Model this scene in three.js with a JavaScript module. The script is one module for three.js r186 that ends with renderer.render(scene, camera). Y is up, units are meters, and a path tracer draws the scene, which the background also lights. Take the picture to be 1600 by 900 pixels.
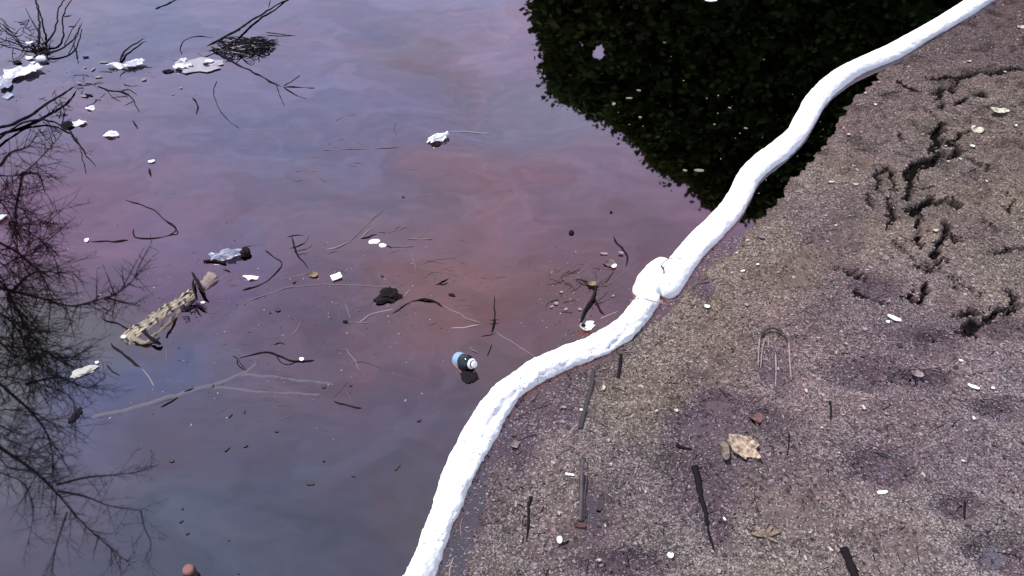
import * as THREE from 'three';
import { mergeGeometries, toCreasedNormals } from 'three/addons/utils/BufferGeometryUtils.js';
import { ImprovedNoise } from 'three/addons/math/ImprovedNoise.js';

// ---------------------------------------------------------------- camera
const scene = new THREE.Scene();
const H = 4.4, PITCH = THREE.MathUtils.degToRad(47.5), FOV = 40;
const camera = new THREE.PerspectiveCamera(FOV, 16 / 9, 0.1, 400);
camera.position.set(0, H, 0);
camera.rotation.set(-PITCH, 0, 0);

const renderer = new THREE.WebGLRenderer({ antialias: true });
renderer.toneMapping = THREE.LinearToneMapping;
renderer.toneMappingExposure = 1.18;
renderer.shadowMap.enabled = true;

// ---------------------------------------------------------------- sky (clear, hazier towards the horizon) and sun
function skyColor(sinE, out = [0, 0, 0]) {
  if (sinE < 0) { const k = Math.min(1, -sinE * 6); out[0] = 0.5 * (1 - k) + 0.05 * k; out[1] = 0.52 * (1 - k) + 0.055 * k; out[2] = 0.55 * (1 - k) + 0.05 * k; return out; }
  const L = 0.215 + 0.95 * (1 - sinE), w = Math.pow(1 - sinE, 1.3);
  out[0] = L * (0.78 + 0.2 * w); out[1] = L * (0.98 + 0.02 * w); out[2] = L * (1.5 - 0.32 * w);
  return out;
}
{
  const W = 512, HH = 256, data = new Float32Array(W * HH * 4);
  for (let y = 0; y < HH; y++) {
    const c = skyColor(Math.sin(((y + 0.5) / HH - 0.5) * Math.PI));
    for (let x = 0; x < W; x++) data.set([c[0], c[1], c[2], 1], (y * W + x) * 4);
  }
  const sky = new THREE.DataTexture(data, W, HH, THREE.RGBAFormat, THREE.FloatType);
  sky.mapping = THREE.EquirectangularReflectionMapping; sky.magFilter = sky.minFilter = THREE.LinearFilter; sky.needsUpdate = true;
  scene.background = sky; scene.environment = sky;
}
const sun = new THREE.DirectionalLight(new THREE.Color().setRGB(1, 0.95, 0.88), 4.0);
sun.position.set(-0.379 * 30, 0.899 * 30, -0.219 * 30 - 5); sun.target.position.set(0, 0, -5);
sun.castShadow = true; sun.shadow.mapSize.set(4096, 4096);
Object.assign(sun.shadow.camera, { left: -16, right: 16, top: 16, bottom: -16, near: 1, far: 80 });
scene.add(sun, sun.target);

// ---------------------------------------------------------------- helpers
let seed = 7;
const rnd = () => { seed = (seed + 0x6d2b79f5) | 0; let t = Math.imul(seed ^ (seed >>> 15), 1 | seed); t = (t + Math.imul(t ^ (t >>> 7), 61 | t)) ^ t; return ((t ^ (t >>> 14)) >>> 0) / 4294967296; };
const rr = (a, b) => a + (b - a) * rnd();
const gauss = () => (rnd() + rnd() + rnd() + rnd() - 2) * 1.0;
const PN = new ImprovedNoise(), noise = (x, y, z = 0) => PN.noise(x + 31.7, y + 17.3, z + 5.1);
const fbm = (x, y, z, o) => { let s = 0, a = 0.5, f = 1; for (let i = 0; i < o; i++) { s += a * noise(x * f, y * f, z + i * 9.2); a *= 0.5; f *= 2.03; } return s; };
const sm = (a, b, x) => { const t = Math.min(1, Math.max(0, (x - a) / (b - a))); return t * t * (3 - 2 * t); };
const V = (x, y, z) => new THREE.Vector3(x, y, z);
const TAN = Math.tan(THREE.MathUtils.degToRad(FOV / 2)), SP = Math.sin(PITCH), CP = Math.cos(PITCH), FPX = 450 / TAN;
function ray(px, py) { const u = (px - 800) / 450 * TAN, v = -(py - 450) / 450 * TAN; return [u, v * CP - SP, -(CP + v * SP)]; }   // forward depth 1
function G(px, py, y = 0) { const d = ray(px, py), t = (H - y) / -d[1]; return V(d[0] * t, y, d[2] * t); }
const depthAt = (px, py) => H / -ray(px, py)[1];
const pxm = (px, py) => depthAt(px, py) / FPX;                         // metres per photo pixel on the water there
function proj(x, y, z) { const f = -(y - H) * SP - z * CP, up = (y - H) * CP - z * SP; return [800 + x / f / TAN * 450, 450 - up / f / TAN * 450, f]; }
function mirrorAt(px, py, D) {                                         // the point above the water at horizontal distance D that the water mirrors there
  const d = ray(px, py), t = H / -d[1], hor = Math.hypot(d[0], d[2]), r = hor * t;
  return V(d[0] / hor * D, (D - r) * -d[1] / hor, d[2] / hor * D);
}
const lin = (r, g, b) => [r, g, b].map((c) => { c /= 255; return c <= 0.04045 ? c / 12.92 : ((c + 0.055) / 1.055) ** 2.4; });
function segDist(px, py, ax, ay, bx, by) { const dx = bx - ax, dy = by - ay, t = Math.min(1, Math.max(0, ((px - ax) * dx + (py - ay) * dy) / (dx * dx + dy * dy || 1))); return Math.hypot(px - ax - dx * t, py - ay - dy * t); }
function inPoly(x, y, P) { let c = false; for (let i = 0, j = P.length - 1; i < P.length; j = i++) if ((P[i][1] > y) !== (P[j][1] > y) && x < (P[j][0] - P[i][0]) * (y - P[i][1]) / (P[j][1] - P[i][1]) + P[i][0]) c = !c; return c; }

const used = {};
function numbered(name) { const n = used[name] = (used[name] ?? -1) + 1; return n ? `${name}_${String(n).padStart(3, '0')}` : name; }
function tag(o, label, category, group) { o.userData.label = label; o.userData.category = category; if (group) o.userData.group = group; return o; }
function thing(name, label, category, p = V(0, 0, 0), group) { const o = new THREE.Group(); o.name = numbered(name); o.position.copy(p); scene.add(o); return tag(o, label, category, group); }
function single(name, geo, mat, label, category, p, group) { const o = new THREE.Mesh(geo, mat); o.name = numbered(name); if (p) { o.position.copy(p); } scene.add(o); return tag(o, label, category, group); }
function part(name, geo, mat, parent) { const o = new THREE.Mesh(geo, mat); o.name = name; parent.add(o); return o; }
const rel = (geo, p) => geo.translate(-p.x, -p.y, -p.z);
const std = (r, g, b, roughness = 0.8, more = {}) => new THREE.MeshStandardMaterial({ color: new THREE.Color().setRGB(r, g, b), roughness, ...more });

// a tapering, slightly knobbly tube through points; radius r0 at the start, r1 at the end
function taper(points, r0, r1, radial = 6, step = 0.03, knob = 0.18, endFade = false) {
  const curve = new THREE.CatmullRomCurve3(points, false, 'centripetal'), L = curve.getLength(), n = Math.max(2, Math.min(120, Math.ceil(L / step)));
  const fr = curve.computeFrenetFrames(n), pos = [], uv = [], idx = [], s0 = rnd() * 50;
  for (let i = 0; i <= n; i++) {
    const t = i / n, p = curve.getPointAt(t);
    let r = r0 + (r1 - r0) * t; r *= 1 + knob * (noise(i * 0.6, s0) + 0.6 * noise(i * 0.17, s0 + 8)); if (endFade) r *= Math.min(1, 0.25 + t * L / (r0 * 5 + 1e-6) * 0.75, 0.15 + (1 - t) * L / (Math.max(r0, r1) * 5));
    for (let k = 0; k <= radial; k++) {
      const a = k / radial * Math.PI * 2, c = Math.cos(a) * r, s = Math.sin(a) * r, N = fr.normals[i], B = fr.binormals[i];
      pos.push(p.x + N.x * c + B.x * s, p.y + N.y * c + B.y * s, p.z + N.z * c + B.z * s); uv.push(t * L * 4, k / radial);
    }
  }
  for (let i = 0; i < n; i++) for (let k = 0; k < radial; k++) { const a = i * (radial + 1) + k, b = a + radial + 1; idx.push(a, a + 1, b, b, a + 1, b + 1); }
  for (const [base, flip] of [[0, true], [n * (radial + 1), false]]) for (let k = 1; k < radial - 1; k++) flip ? idx.push(base, base + k + 1, base + k) : idx.push(base, base + k, base + k + 1);
  const g = new THREE.BufferGeometry();
  g.setAttribute('position', new THREE.Float32BufferAttribute(pos, 3)); g.setAttribute('uv', new THREE.Float32BufferAttribute(uv, 2)); g.setIndex(idx); g.computeVertexNormals();
  return g;
}
// a thin curled flake with an uneven outline: two skins and an edge
function flake(w, h, curl, th, n = 14, pointy = 0.5, jag = 0.12) {
  const out = [], s0 = rnd() * 90;
  for (let i = 0; i < n; i++) {
    const a = i / n * Math.PI * 2, q = pointy === 0 && n === 8 ? 0.86 / Math.max(Math.abs(Math.cos(a)), Math.abs(Math.sin(a))) : 1, c = Math.cos(a) * q, s = Math.sin(a) * q, k = 1 - pointy * 0.45 * Math.pow(Math.abs(s), 1.5) + jag * noise(Math.cos(a) * 2 + s0, Math.sin(a) * 2) * 2;
    out.push([c * w / 2 * (1 + jag * noise(i * 1.7, s0)), s * h / 2 * k]);
  }
  const pos = [], idx = [], lift = (x, z) => curl * ((x / w) ** 2 * 2 + (z / h) ** 2) + 0.15 * curl * noise(x / w * 4 + s0, z / h * 4);
  for (const dy of [th, 0]) {
    pos.push(0, dy + lift(0, 0), 0);
    for (const f of [0.55, 1]) for (const [x, z] of out) pos.push(x * f, dy + lift(x * f, z * f), z * f);
  }
  const M = 1 + 2 * n;
  for (let i = 0; i < n; i++) {
    const j = (i + 1) % n;
    idx.push(0, 1 + j, 1 + i, 1 + i, 1 + j, 1 + n + i, 1 + n + i, 1 + j, 1 + n + j);
    idx.push(M, M + 1 + i, M + 1 + j, M + 1 + i, M + 1 + n + i, M + 1 + j, M + 1 + n + i, M + 1 + n + j, M + 1 + j);
    idx.push(1 + n + i, 1 + n + j, M + 1 + n + i, M + 1 + n + i, 1 + n + j, M + 1 + n + j);
  }
  let g = new THREE.BufferGeometry();
  g.setAttribute('position', new THREE.Float32BufferAttribute(pos, 3)); g.setIndex(idx);
  g.setAttribute('uv', new THREE.Float32BufferAttribute(pos.filter((_, i) => i % 3 !== 1), 2));
  return toCreasedNormals(g, 0.9);
}
// a thin sheet of plastic or paper: torn outline, sharp folds
function sheet(w, h, amp, th = 0.002, n = 30, rings = 8) {
  const s0 = rnd() * 90, pos = [], idx = [], col = [];
  const top = (x, z) => amp * (1.1 * (0.5 - Math.abs(noise(x / w * 1.9 + s0, z / h * 1.6, 1)) * 1.9) + 0.5 * (0.5 - Math.abs(noise(x / w * 4.5 + s0, z / h * 3.2, 4)) * 1.9) + 0.3);
  for (const dy of [th, 0]) for (let r = 0; r <= rings; r++) for (let i = 0; i < n; i++) {
    const a = i / n * Math.PI * 2, k = (r / rings) * (0.86 + 0.42 * noise(Math.cos(a) * 1.6 + s0, Math.sin(a) * 1.6) + 0.2 * noise(i * 2.3, s0)), x = Math.cos(a) * k * w / 2, z = Math.sin(a) * k * h / 2;
    pos.push(x + 0.05 * w * noise(x / w * 9, z / h * 9, s0), dy + top(x, z) * (r < rings ? 1 : 0.7), z + 0.05 * h * noise(x / w * 9, z / h * 9, s0 + 5));
  }
  const M = (rings + 1) * n;
  for (let r = 0; r < rings; r++) for (let i = 0; i < n; i++) { const j = (i + 1) % n, a = r * n + i, b = r * n + j, c = a + n, d = b + n; idx.push(a, b, c, b, d, c, M + a, M + c, M + b, M + b, M + c, M + d); }
  for (let i = 0; i < n; i++) { const j = (i + 1) % n, a = rings * n + i, b = rings * n + j; idx.push(a, b, M + a, M + a, b, M + b); }
  const g = new THREE.BufferGeometry(); g.setAttribute('position', new THREE.Float32BufferAttribute(pos, 3)); g.setIndex(idx); g.setAttribute('uv', new THREE.Float32BufferAttribute(pos.filter((_, i) => i % 3 !== 1), 2));
  return toCreasedNormals(g, 0.3);
}
// a crumpled lump: facetted, creased lump
function crumple(w, h, d, det = 4, amp = 0.35) {
  const g = new THREE.IcosahedronGeometry(0.5, det), p = g.attributes.position, s0 = rnd() * 90;
  for (let i = 0; i < p.count; i++) {
    const x = p.getX(i), y = p.getY(i), z = p.getZ(i);
    const k = 1 + amp * (1 - 2.2 * Math.abs(noise(x * 3.1 + s0, y * 3.1, z * 3.1))) * 0.8 + amp * 1.3 * noise(x * 2 + s0, y * 2 + 9, z * 2) + amp * 0.5 * (0.5 - Math.abs(noise(x * 8 + s0, y * 8, z * 8 + 4)) * 2);
    p.setXYZ(i, x * k * w, y * k * h, z * k * d);
  }
  return toCreasedNormals(g, 0.5);
}

// ---------------------------------------------------------------- shoreline (seen part traced on the ground, the rest closes the pond)
const shorePx = [[1578, -24], [1534, 6], [1468, 46], [1416, 78], [1366, 112], [1324, 150], [1296, 190], [1262, 236], [1222, 276], [1198, 314], [1168, 346], [1140, 386], [1096, 414], [1056, 452], [1012, 492], [945, 548], [885, 576], [822, 612], [778, 664], [752, 730], [738, 790], [718, 850], [704, 905], [690, 960]];
const shore = [[-1.0, 12], [-0.9, 4], [-0.62, 0], ...shorePx.slice().reverse().map(([x, y]) => { const p = G(x, y); return [p.x, p.z]; }), [6.3, -9.9], [5.4, -10.6], [2.5, -11.4], [-1, -13.2], [-4, -16], [-8, -17], [-10, -13], [-9.2, -9], [-8.3, -5.5], [-7, -1.5], [-6, 3], [-5.5, 12]];
function shoreDist(x, z) {                                             // positive on land
  let d = 1e9; for (let i = 0; i < shore.length; i++) { const a = shore[i], b = shore[(i + 1) % shore.length]; d = Math.min(d, segDist(x, z, a[0], a[1], b[0], b[1])); }
  return inPoly(x, z, shore) ? -d : d;
}
// cracks and gullies in the mud: pixel polylines [width px, depth m, points]
const cracks = [
  [20, .16, [1424, 264], [1440, 250], [1458, 244], [1478, 233]], [9, .12, [1426, 264], [1424, 302]], [6, .09, [1378, 288], [1377, 262], [1390, 250], [1402, 258]], [6, .08, [1402, 290], [1398, 262]],
  [14, .14, [1428, 322], [1446, 314], [1463, 303]], [9, .12, [1466, 313], [1480, 307], [1496, 312]], [7, .1, [1396, 298], [1398, 322], [1394, 348]], [5, .08, [1366, 296], [1367, 314]],
  [9, .1, [1478, 342], [1484, 360], [1500, 371]], [10, .12, [1478, 362], [1466, 386], [1470, 400]], [7, .08, [1450, 404], [1470, 410]], [9, .12, [1456, 436], [1447, 458]], [7, .1, [1414, 460], [1445, 462]],
  [9, .13, [1502, 488], [1522, 480], [1545, 485], [1568, 483], [1592, 477]], [15, .14, [1532, 490], [1518, 506], [1506, 510], [1527, 514]], [10, .12, [1584, 452], [1592, 466], [1612, 474]],
  [7, .06, [1314, 408], [1334, 416], [1358, 422]], [8, .07, [1344, 446], [1362, 454], [1384, 466], [1394, 464]], [8, .1, [1458, 110], [1492, 107], [1530, 106], [1594, 104]], [9, .1, [1500, 112], [1503, 124], [1490, 132]],
  [8, .09, [1468, 136], [1484, 128]], [8, .09, [1500, 153], [1516, 152]], [9, .09, [1528, 142], [1546, 140]], [7, .08, [1410, 196], [1412, 206]], [8, .1, [1472, 196], [1476, 214], [1470, 226]], [9, .1, [1496, 218], [1500, 236]],
  [6, .09, [1440, 318], [1442, 350], [1436, 372]], [9, .1, [1462, 225], [1468, 200], [1476, 188]], [7, .08, [1566, 320], [1580, 330]], [6, .07, [1540, 338], [1560, 352]], [7, .06, [1480, 130], [1466, 148]],
  ...Array.from({ length: 16 }, () => { let x = rr(1375, 1580), y = rr(110, 470), a = rnd() * 6.28; const p = [[x, y]]; for (let i = 0; i < 3; i++) { a += gauss() * 0.8; x += Math.cos(a) * 13; y += Math.sin(a) * 9; p.push([x, y]); } return [rr(2.5, 4.5), rr(.05, .09), ...p]; }),
].map(([w, dep, ...p]) => ({ w: w * pxm(p[0][0], p[0][1]) / 2, dep, p: p.map(([x, y]) => { const q = G(x, y, 0.12); return [q.x, q.z]; }) }));
for (const c of cracks) { const xs = c.p.map((q) => q[0]), zs = c.p.map((q) => q[1]), m = c.w * 3 + 0.1; c.box = [Math.min(...xs) - m, Math.max(...xs) + m, Math.min(...zs) - m, Math.max(...zs) + m]; }
// wet hollows where the pond water stands in the mud: [x, y, rx, ry] in pixels
const pools = [[1212, 588, 26, 34], [1092, 742, 52, 62], [1095, 668, 50, 26], [1330, 592, 52, 22], [862, 640, 46, 34], [815, 700, 26, 40], [1372, 456, 34, 14], [1568, 522, 44, 13], [985, 886, 70, 16], [1428, 600, 56, 10], [1566, 872, 62, 26], [1372, 738, 42, 24], [1096, 452, 20, 18], [1130, 640, 40, 18], [1190, 660, 26, 14], [1460, 540, 34, 12], [1560, 650, 40, 14], [930, 800, 24, 40], [1120, 830, 22, 40], [1490, 800, 30, 16]]
  .map(([x, y, rx, ry]) => { const c = G(x, y), m = pxm(x, y); return [c.x, c.z, rx * m, ry * m / Math.sin(Math.atan2(-ray(x, y)[1], Math.hypot(...[ray(x, y)[0], ray(x, y)[2]])))]; });
const wetAt = (x, z) => { let w = 0; for (const [cx, cz, a, b] of pools) { const q = Math.hypot((x - cx) / a, (z - cz) / b); if (q < 1.8) w = Math.max(w, 1 - sm(0.35, 1.7, q)); } return w; };
function crackAt(x, z) {
  let c = 0, wx = 0, wz = 0, got = false;
  for (const k of cracks) {
    if (x < k.box[0] || x > k.box[1] || z < k.box[2] || z > k.box[3]) continue;
    if (!got) { got = true; wx = 0.05 * noise(x * 9, z * 9) + 0.025 * noise(x * 26, z * 26); wz = 0.05 * noise(x * 9, z * 9, 7) + 0.025 * noise(x * 26, z * 26, 7); }
    let d = 1e9; for (let i = 0; i + 1 < k.p.length; i++) d = Math.min(d, segDist(x + wx, z + wz, ...k.p[i], ...k.p[i + 1]));
    const wv = k.w * 0.85 * (0.85 + 1.2 * noise(x * 7, z * 7, 12)); if (wv > 0) c = Math.max(c, k.dep * (1 - sm(wv * 0.3, wv * 1.2 + 0.016, d)));
  }
  return c;
}
function height(x, z) {
  const d = shoreDist(x, z) + 0.06 * noise(x * 3.1, z * 3.1) + 0.04 * noise(x * 11, z * 11);
  if (d < -0.2) return Math.max(-0.7, -0.06 + d * 0.35);
  let h = -0.05 + 0.062 * sm(-0.14, 0.16, d) + 0.05 * sm(0.1, 1.2, d) + 0.2 * sm(0.5, 2.2, d) * sm(-4.2, -6.4, z) + 0.04 * sm(1, 4, d);
  if (d > 6) h += 0.11 * (d - 6) * sm(6, 12, d) * (d < 40 ? 1 : 40 / d);
  const near = d > 12 ? 0 : 1;
  if (near) {
    const w = wetAt(x, z) * sm(-2, 0.5, d + 1.5);
    h = h * (1 - w) + (-0.001) * w + (w > 0.02 ? w * (0.026 * fbm(x * 6, z * 6, 3, 3) + 0.007 * noise(x * 30, z * 30, 6)) : 0);
    h += (0.028 * fbm(x * 1.7, z * 1.7, 1, 3) + 0.02 * fbm(x * 8, z * 8, 2, 3) + 0.010 * noise(x * 38, z * 38)) * sm(-0.1, 0.3, d) * (1 - 0.55 * w);
    const up = sm(-4.2, -6.5, z) * sm(0.3, 1.2, d);                    // the rougher, cracked upper bank
    if (up > 0) h += up * (0.07 * (0.35 - Math.abs(noise(x * 2.6, z * 2.6, 4)) * 1.6) + 0.05 * (0.3 - Math.abs(noise(x * 7, z * 7, 14)) * 1.5));
    const c = crackAt(x, z); if (c > 0) h = Math.max(Math.min(h, 0.011), h - c);
  } else h += 0.25 * fbm(x * 0.3, z * 0.3, 1, 3);
  return h;
}
function M(px, py) { let y = 0.03, p; for (let i = 0; i < 4; i++) { p = G(px, py, y); y = Math.max(0.001, height(p.x, p.z)); } p = G(px, py, y); return p; }

// ---------------------------------------------------------------- mud bank: one sheet, fine where it is seen, wide cells out to the horizon
function axis(a, b, step, lo, hi) { const v = []; for (let x = a, s = step * 4; x > lo; s *= 1.5) { x -= s; v.unshift(x); } for (let x = a; x <= b; x += step) v.push(x); for (let x = b, s = step * 4; x < hi; s *= 1.5) { x += s; v.push(x); } return v; }
const mudTones = [[1500, 40, 100, 86, 90], [1400, 180, 114, 99, 100], [1300, 320, 126, 112, 108], [1560, 250, 120, 108, 103], [1550, 380, 124, 112, 105], [1250, 430, 122, 110, 102], [1100, 560, 130, 117, 110], [1000, 640, 117, 116, 92], [1010, 720, 118, 112, 98], [870, 650, 118, 94, 112], [860, 760, 118, 106, 112], [1090, 760, 106, 90, 108], [1350, 700, 126, 112, 112], [1500, 850, 132, 122, 130], [1550, 620, 126, 114, 120], [1250, 520, 130, 112, 112], [1190, 650, 118, 84, 104], [1200, 770, 122, 114, 108], [850, 880, 118, 110, 104], [1300, 860, 120, 110, 106], [1400, 540, 118, 100, 112]]
  .map(([x, y, r, g, b]) => { const p = G(x, y); return [p.x, p.z, ...lin(r, g, b).map((c) => c / 1.22)]; });
function mudTone(x, z) {
  const wx = x + 0.35 * noise(x * 1.9, z * 1.9, 11), wz = z + 0.35 * noise(x * 1.9, z * 1.9, 15);
  let s = 1e-5, r = 0.125e-5, g = 0.1e-5, b = 0.098e-5;
  for (const t of mudTones) { const w = Math.exp(-((wx - t[0]) ** 2 + (wz - t[1]) ** 2) / 0.5); s += w; r += w * t[2]; g += w * t[3]; b += w * t[4]; }
  return [r / s, g / s, b / s];
}
function mudColor(x, z) {
  let c = mudTone(x, z);
  const wm = Math.min(0.9, wetAt(x, z) * 0.8 + 0.5 * sm(0.02, 0.3, fbm(x * 1.1, z * 1.1, 91, 4) + 0.12) * sm(-6.5, -4.6, z) + 0.5 * sm(0.35, 0.05, shoreDist(x, z)) * sm(-4.2, -3, z));
  const dark = sm(0.06, 0.24, fbm(x * 5, z * 5, 121, 4)) * (0.2 + 0.25 * sm(-4.4, -6, z)), k = (1 + 0.26 * fbm(x * 2.4, z * 2.4, 21, 3) + 0.4 * fbm(x * 13, z * 13, 2, 2)) * (1 - dark);
  return [c[0] * (1 - wm) + 0.088 * wm, c[1] * (1 - wm) + 0.064 * wm, c[2] * (1 - wm) + 0.085 * wm].map((v) => Math.max(0.006, v * k));
}
{
  const X = axis(-0.7, 7.9, 0.017, -150, 150), Z = axis(-10.4, -1.2, 0.017, -180, 120), nx = X.length, nz = Z.length;
  const pos = new Float32Array(nx * nz * 3), uv = new Float32Array(nx * nz * 2), col = new Float32Array(nx * nz * 3), idx = [];
  let o = 0;
  for (let j = 0; j < nz; j++) for (let i = 0; i < nx; i++, o++) {
    const x = X[i], z = Z[j];
    let y = height(x, z);
    pos.set([x, y, z], o * 3); uv.set([x / 3.4, z / 3.4], o * 2);
    const far = Math.abs(x) > 12 || z < -14 || z > 2;
    const c = far ? [0.07, 0.085, 0.04] : mudColor(x, z), k = 1 + 0.3 * noise(x * 41, z * 41, 2), gullyDark = far ? 0 : sm(0.005, 0.06, crackAt(x, z) * (1 + 1.2 * noise(x * 40, z * 40)));   // colour turned near black inside the gullies
    col.set([c[0] * k * (1 - gullyDark) + 0.004 * gullyDark, c[1] * k * (1 - gullyDark) + 0.0033 * gullyDark, c[2] * k * (1 - gullyDark) + 0.003 * gullyDark], o * 3);
  }
  for (let j = 0; j + 1 < nz; j++) for (let i = 0; i + 1 < nx; i++) {
    const a = j * nx + i, b = a + 1, c = a + nx, d = c + 1;
    if (pos[a * 3 + 1] < -0.3 && pos[b * 3 + 1] < -0.3 && pos[c * 3 + 1] < -0.3 && pos[d * 3 + 1] < -0.3 && X[i + 1] - X[i] < 0.02) { if (0) continue; }
    idx.push(a, c, b, b, c, d);
  }
  const g = new THREE.BufferGeometry();
  g.setAttribute('position', new THREE.BufferAttribute(pos, 3)); g.setAttribute('uv', new THREE.BufferAttribute(uv, 2)); g.setAttribute('color', new THREE.BufferAttribute(col, 3));
  g.setIndex(new THREE.BufferAttribute(new Uint32Array(idx), 1)); g.computeVertexNormals();
  // grain of the mud: chips, seeds and grit a few millimetres across
  const S = 1024, c8 = new Uint8Array(S * S * 4), b8 = new Uint8Array(S * S * 4), base = new Float32Array(S * S);
  for (let k = 0; k < 46000; k++) {
    const cx = rnd() * S, cy = rnd() * S, r = 0.8 + 2.4 * rnd() ** 2, v = rnd() < 0.5 ? rr(0.1, 0.9) : -rr(0.1, 0.8), e = rr(0.5, 1.6), a = rnd() * 3.14, ca = Math.cos(a), sa = Math.sin(a), R = Math.ceil(r * 1.7);
    for (let dy = -R; dy <= R; dy++) for (let dx = -R; dx <= R; dx++) {
      const q = Math.hypot((dx * ca + dy * sa) / e, (dy * ca - dx * sa) * e) / r; if (q > 1) continue;
      const at = ((Math.floor(cy + dy) + S) % S) * S + (Math.floor(cx + dx) + S) % S; base[at] = v;
    }
  }
  for (let i = 0; i < S * S; i++) {
    const v = base[i] + 0.25 * (rnd() - 0.5), k = v > 0 ? 0.62 + 0.24 * Math.min(1, v) : 0.62 + 0.4 * Math.max(-1, v), t = rnd() * 0.04;
    c8.set([255 * Math.min(1, k + t), 255 * Math.min(1, k), 255 * Math.min(1, k * 0.96 + t * 0.5), 255], i * 4);
    const hgt = 128 + 100 * Math.max(-1, Math.min(1, v)); b8.set([hgt, hgt, hgt, 255], i * 4);
  }
  const mk = (d, srgb) => { const t = new THREE.DataTexture(d, S, S); t.wrapS = t.wrapT = THREE.RepeatWrapping; t.magFilter = THREE.LinearFilter; t.minFilter = THREE.LinearMipmapLinearFilter; if (srgb) t.colorSpace = THREE.SRGBColorSpace; t.needsUpdate = true; return t; };
  const mat = new THREE.MeshPhysicalMaterial({ specularIntensity: 0.12, vertexColors: true, color: new THREE.Color().setRGB(2.2, 2.2, 2.2), map: mk(c8, true), bumpMap: mk(b8), bumpScale: 0.005, roughness: 0.78 });
  const bank = new THREE.Mesh(g, mat); bank.name = 'mud_bank'; bank.userData.kind = 'structure'; bank.userData.label = 'brown muddy bank strewn with plant litter and cracked by dark gullies'; scene.add(bank);
}

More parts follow.
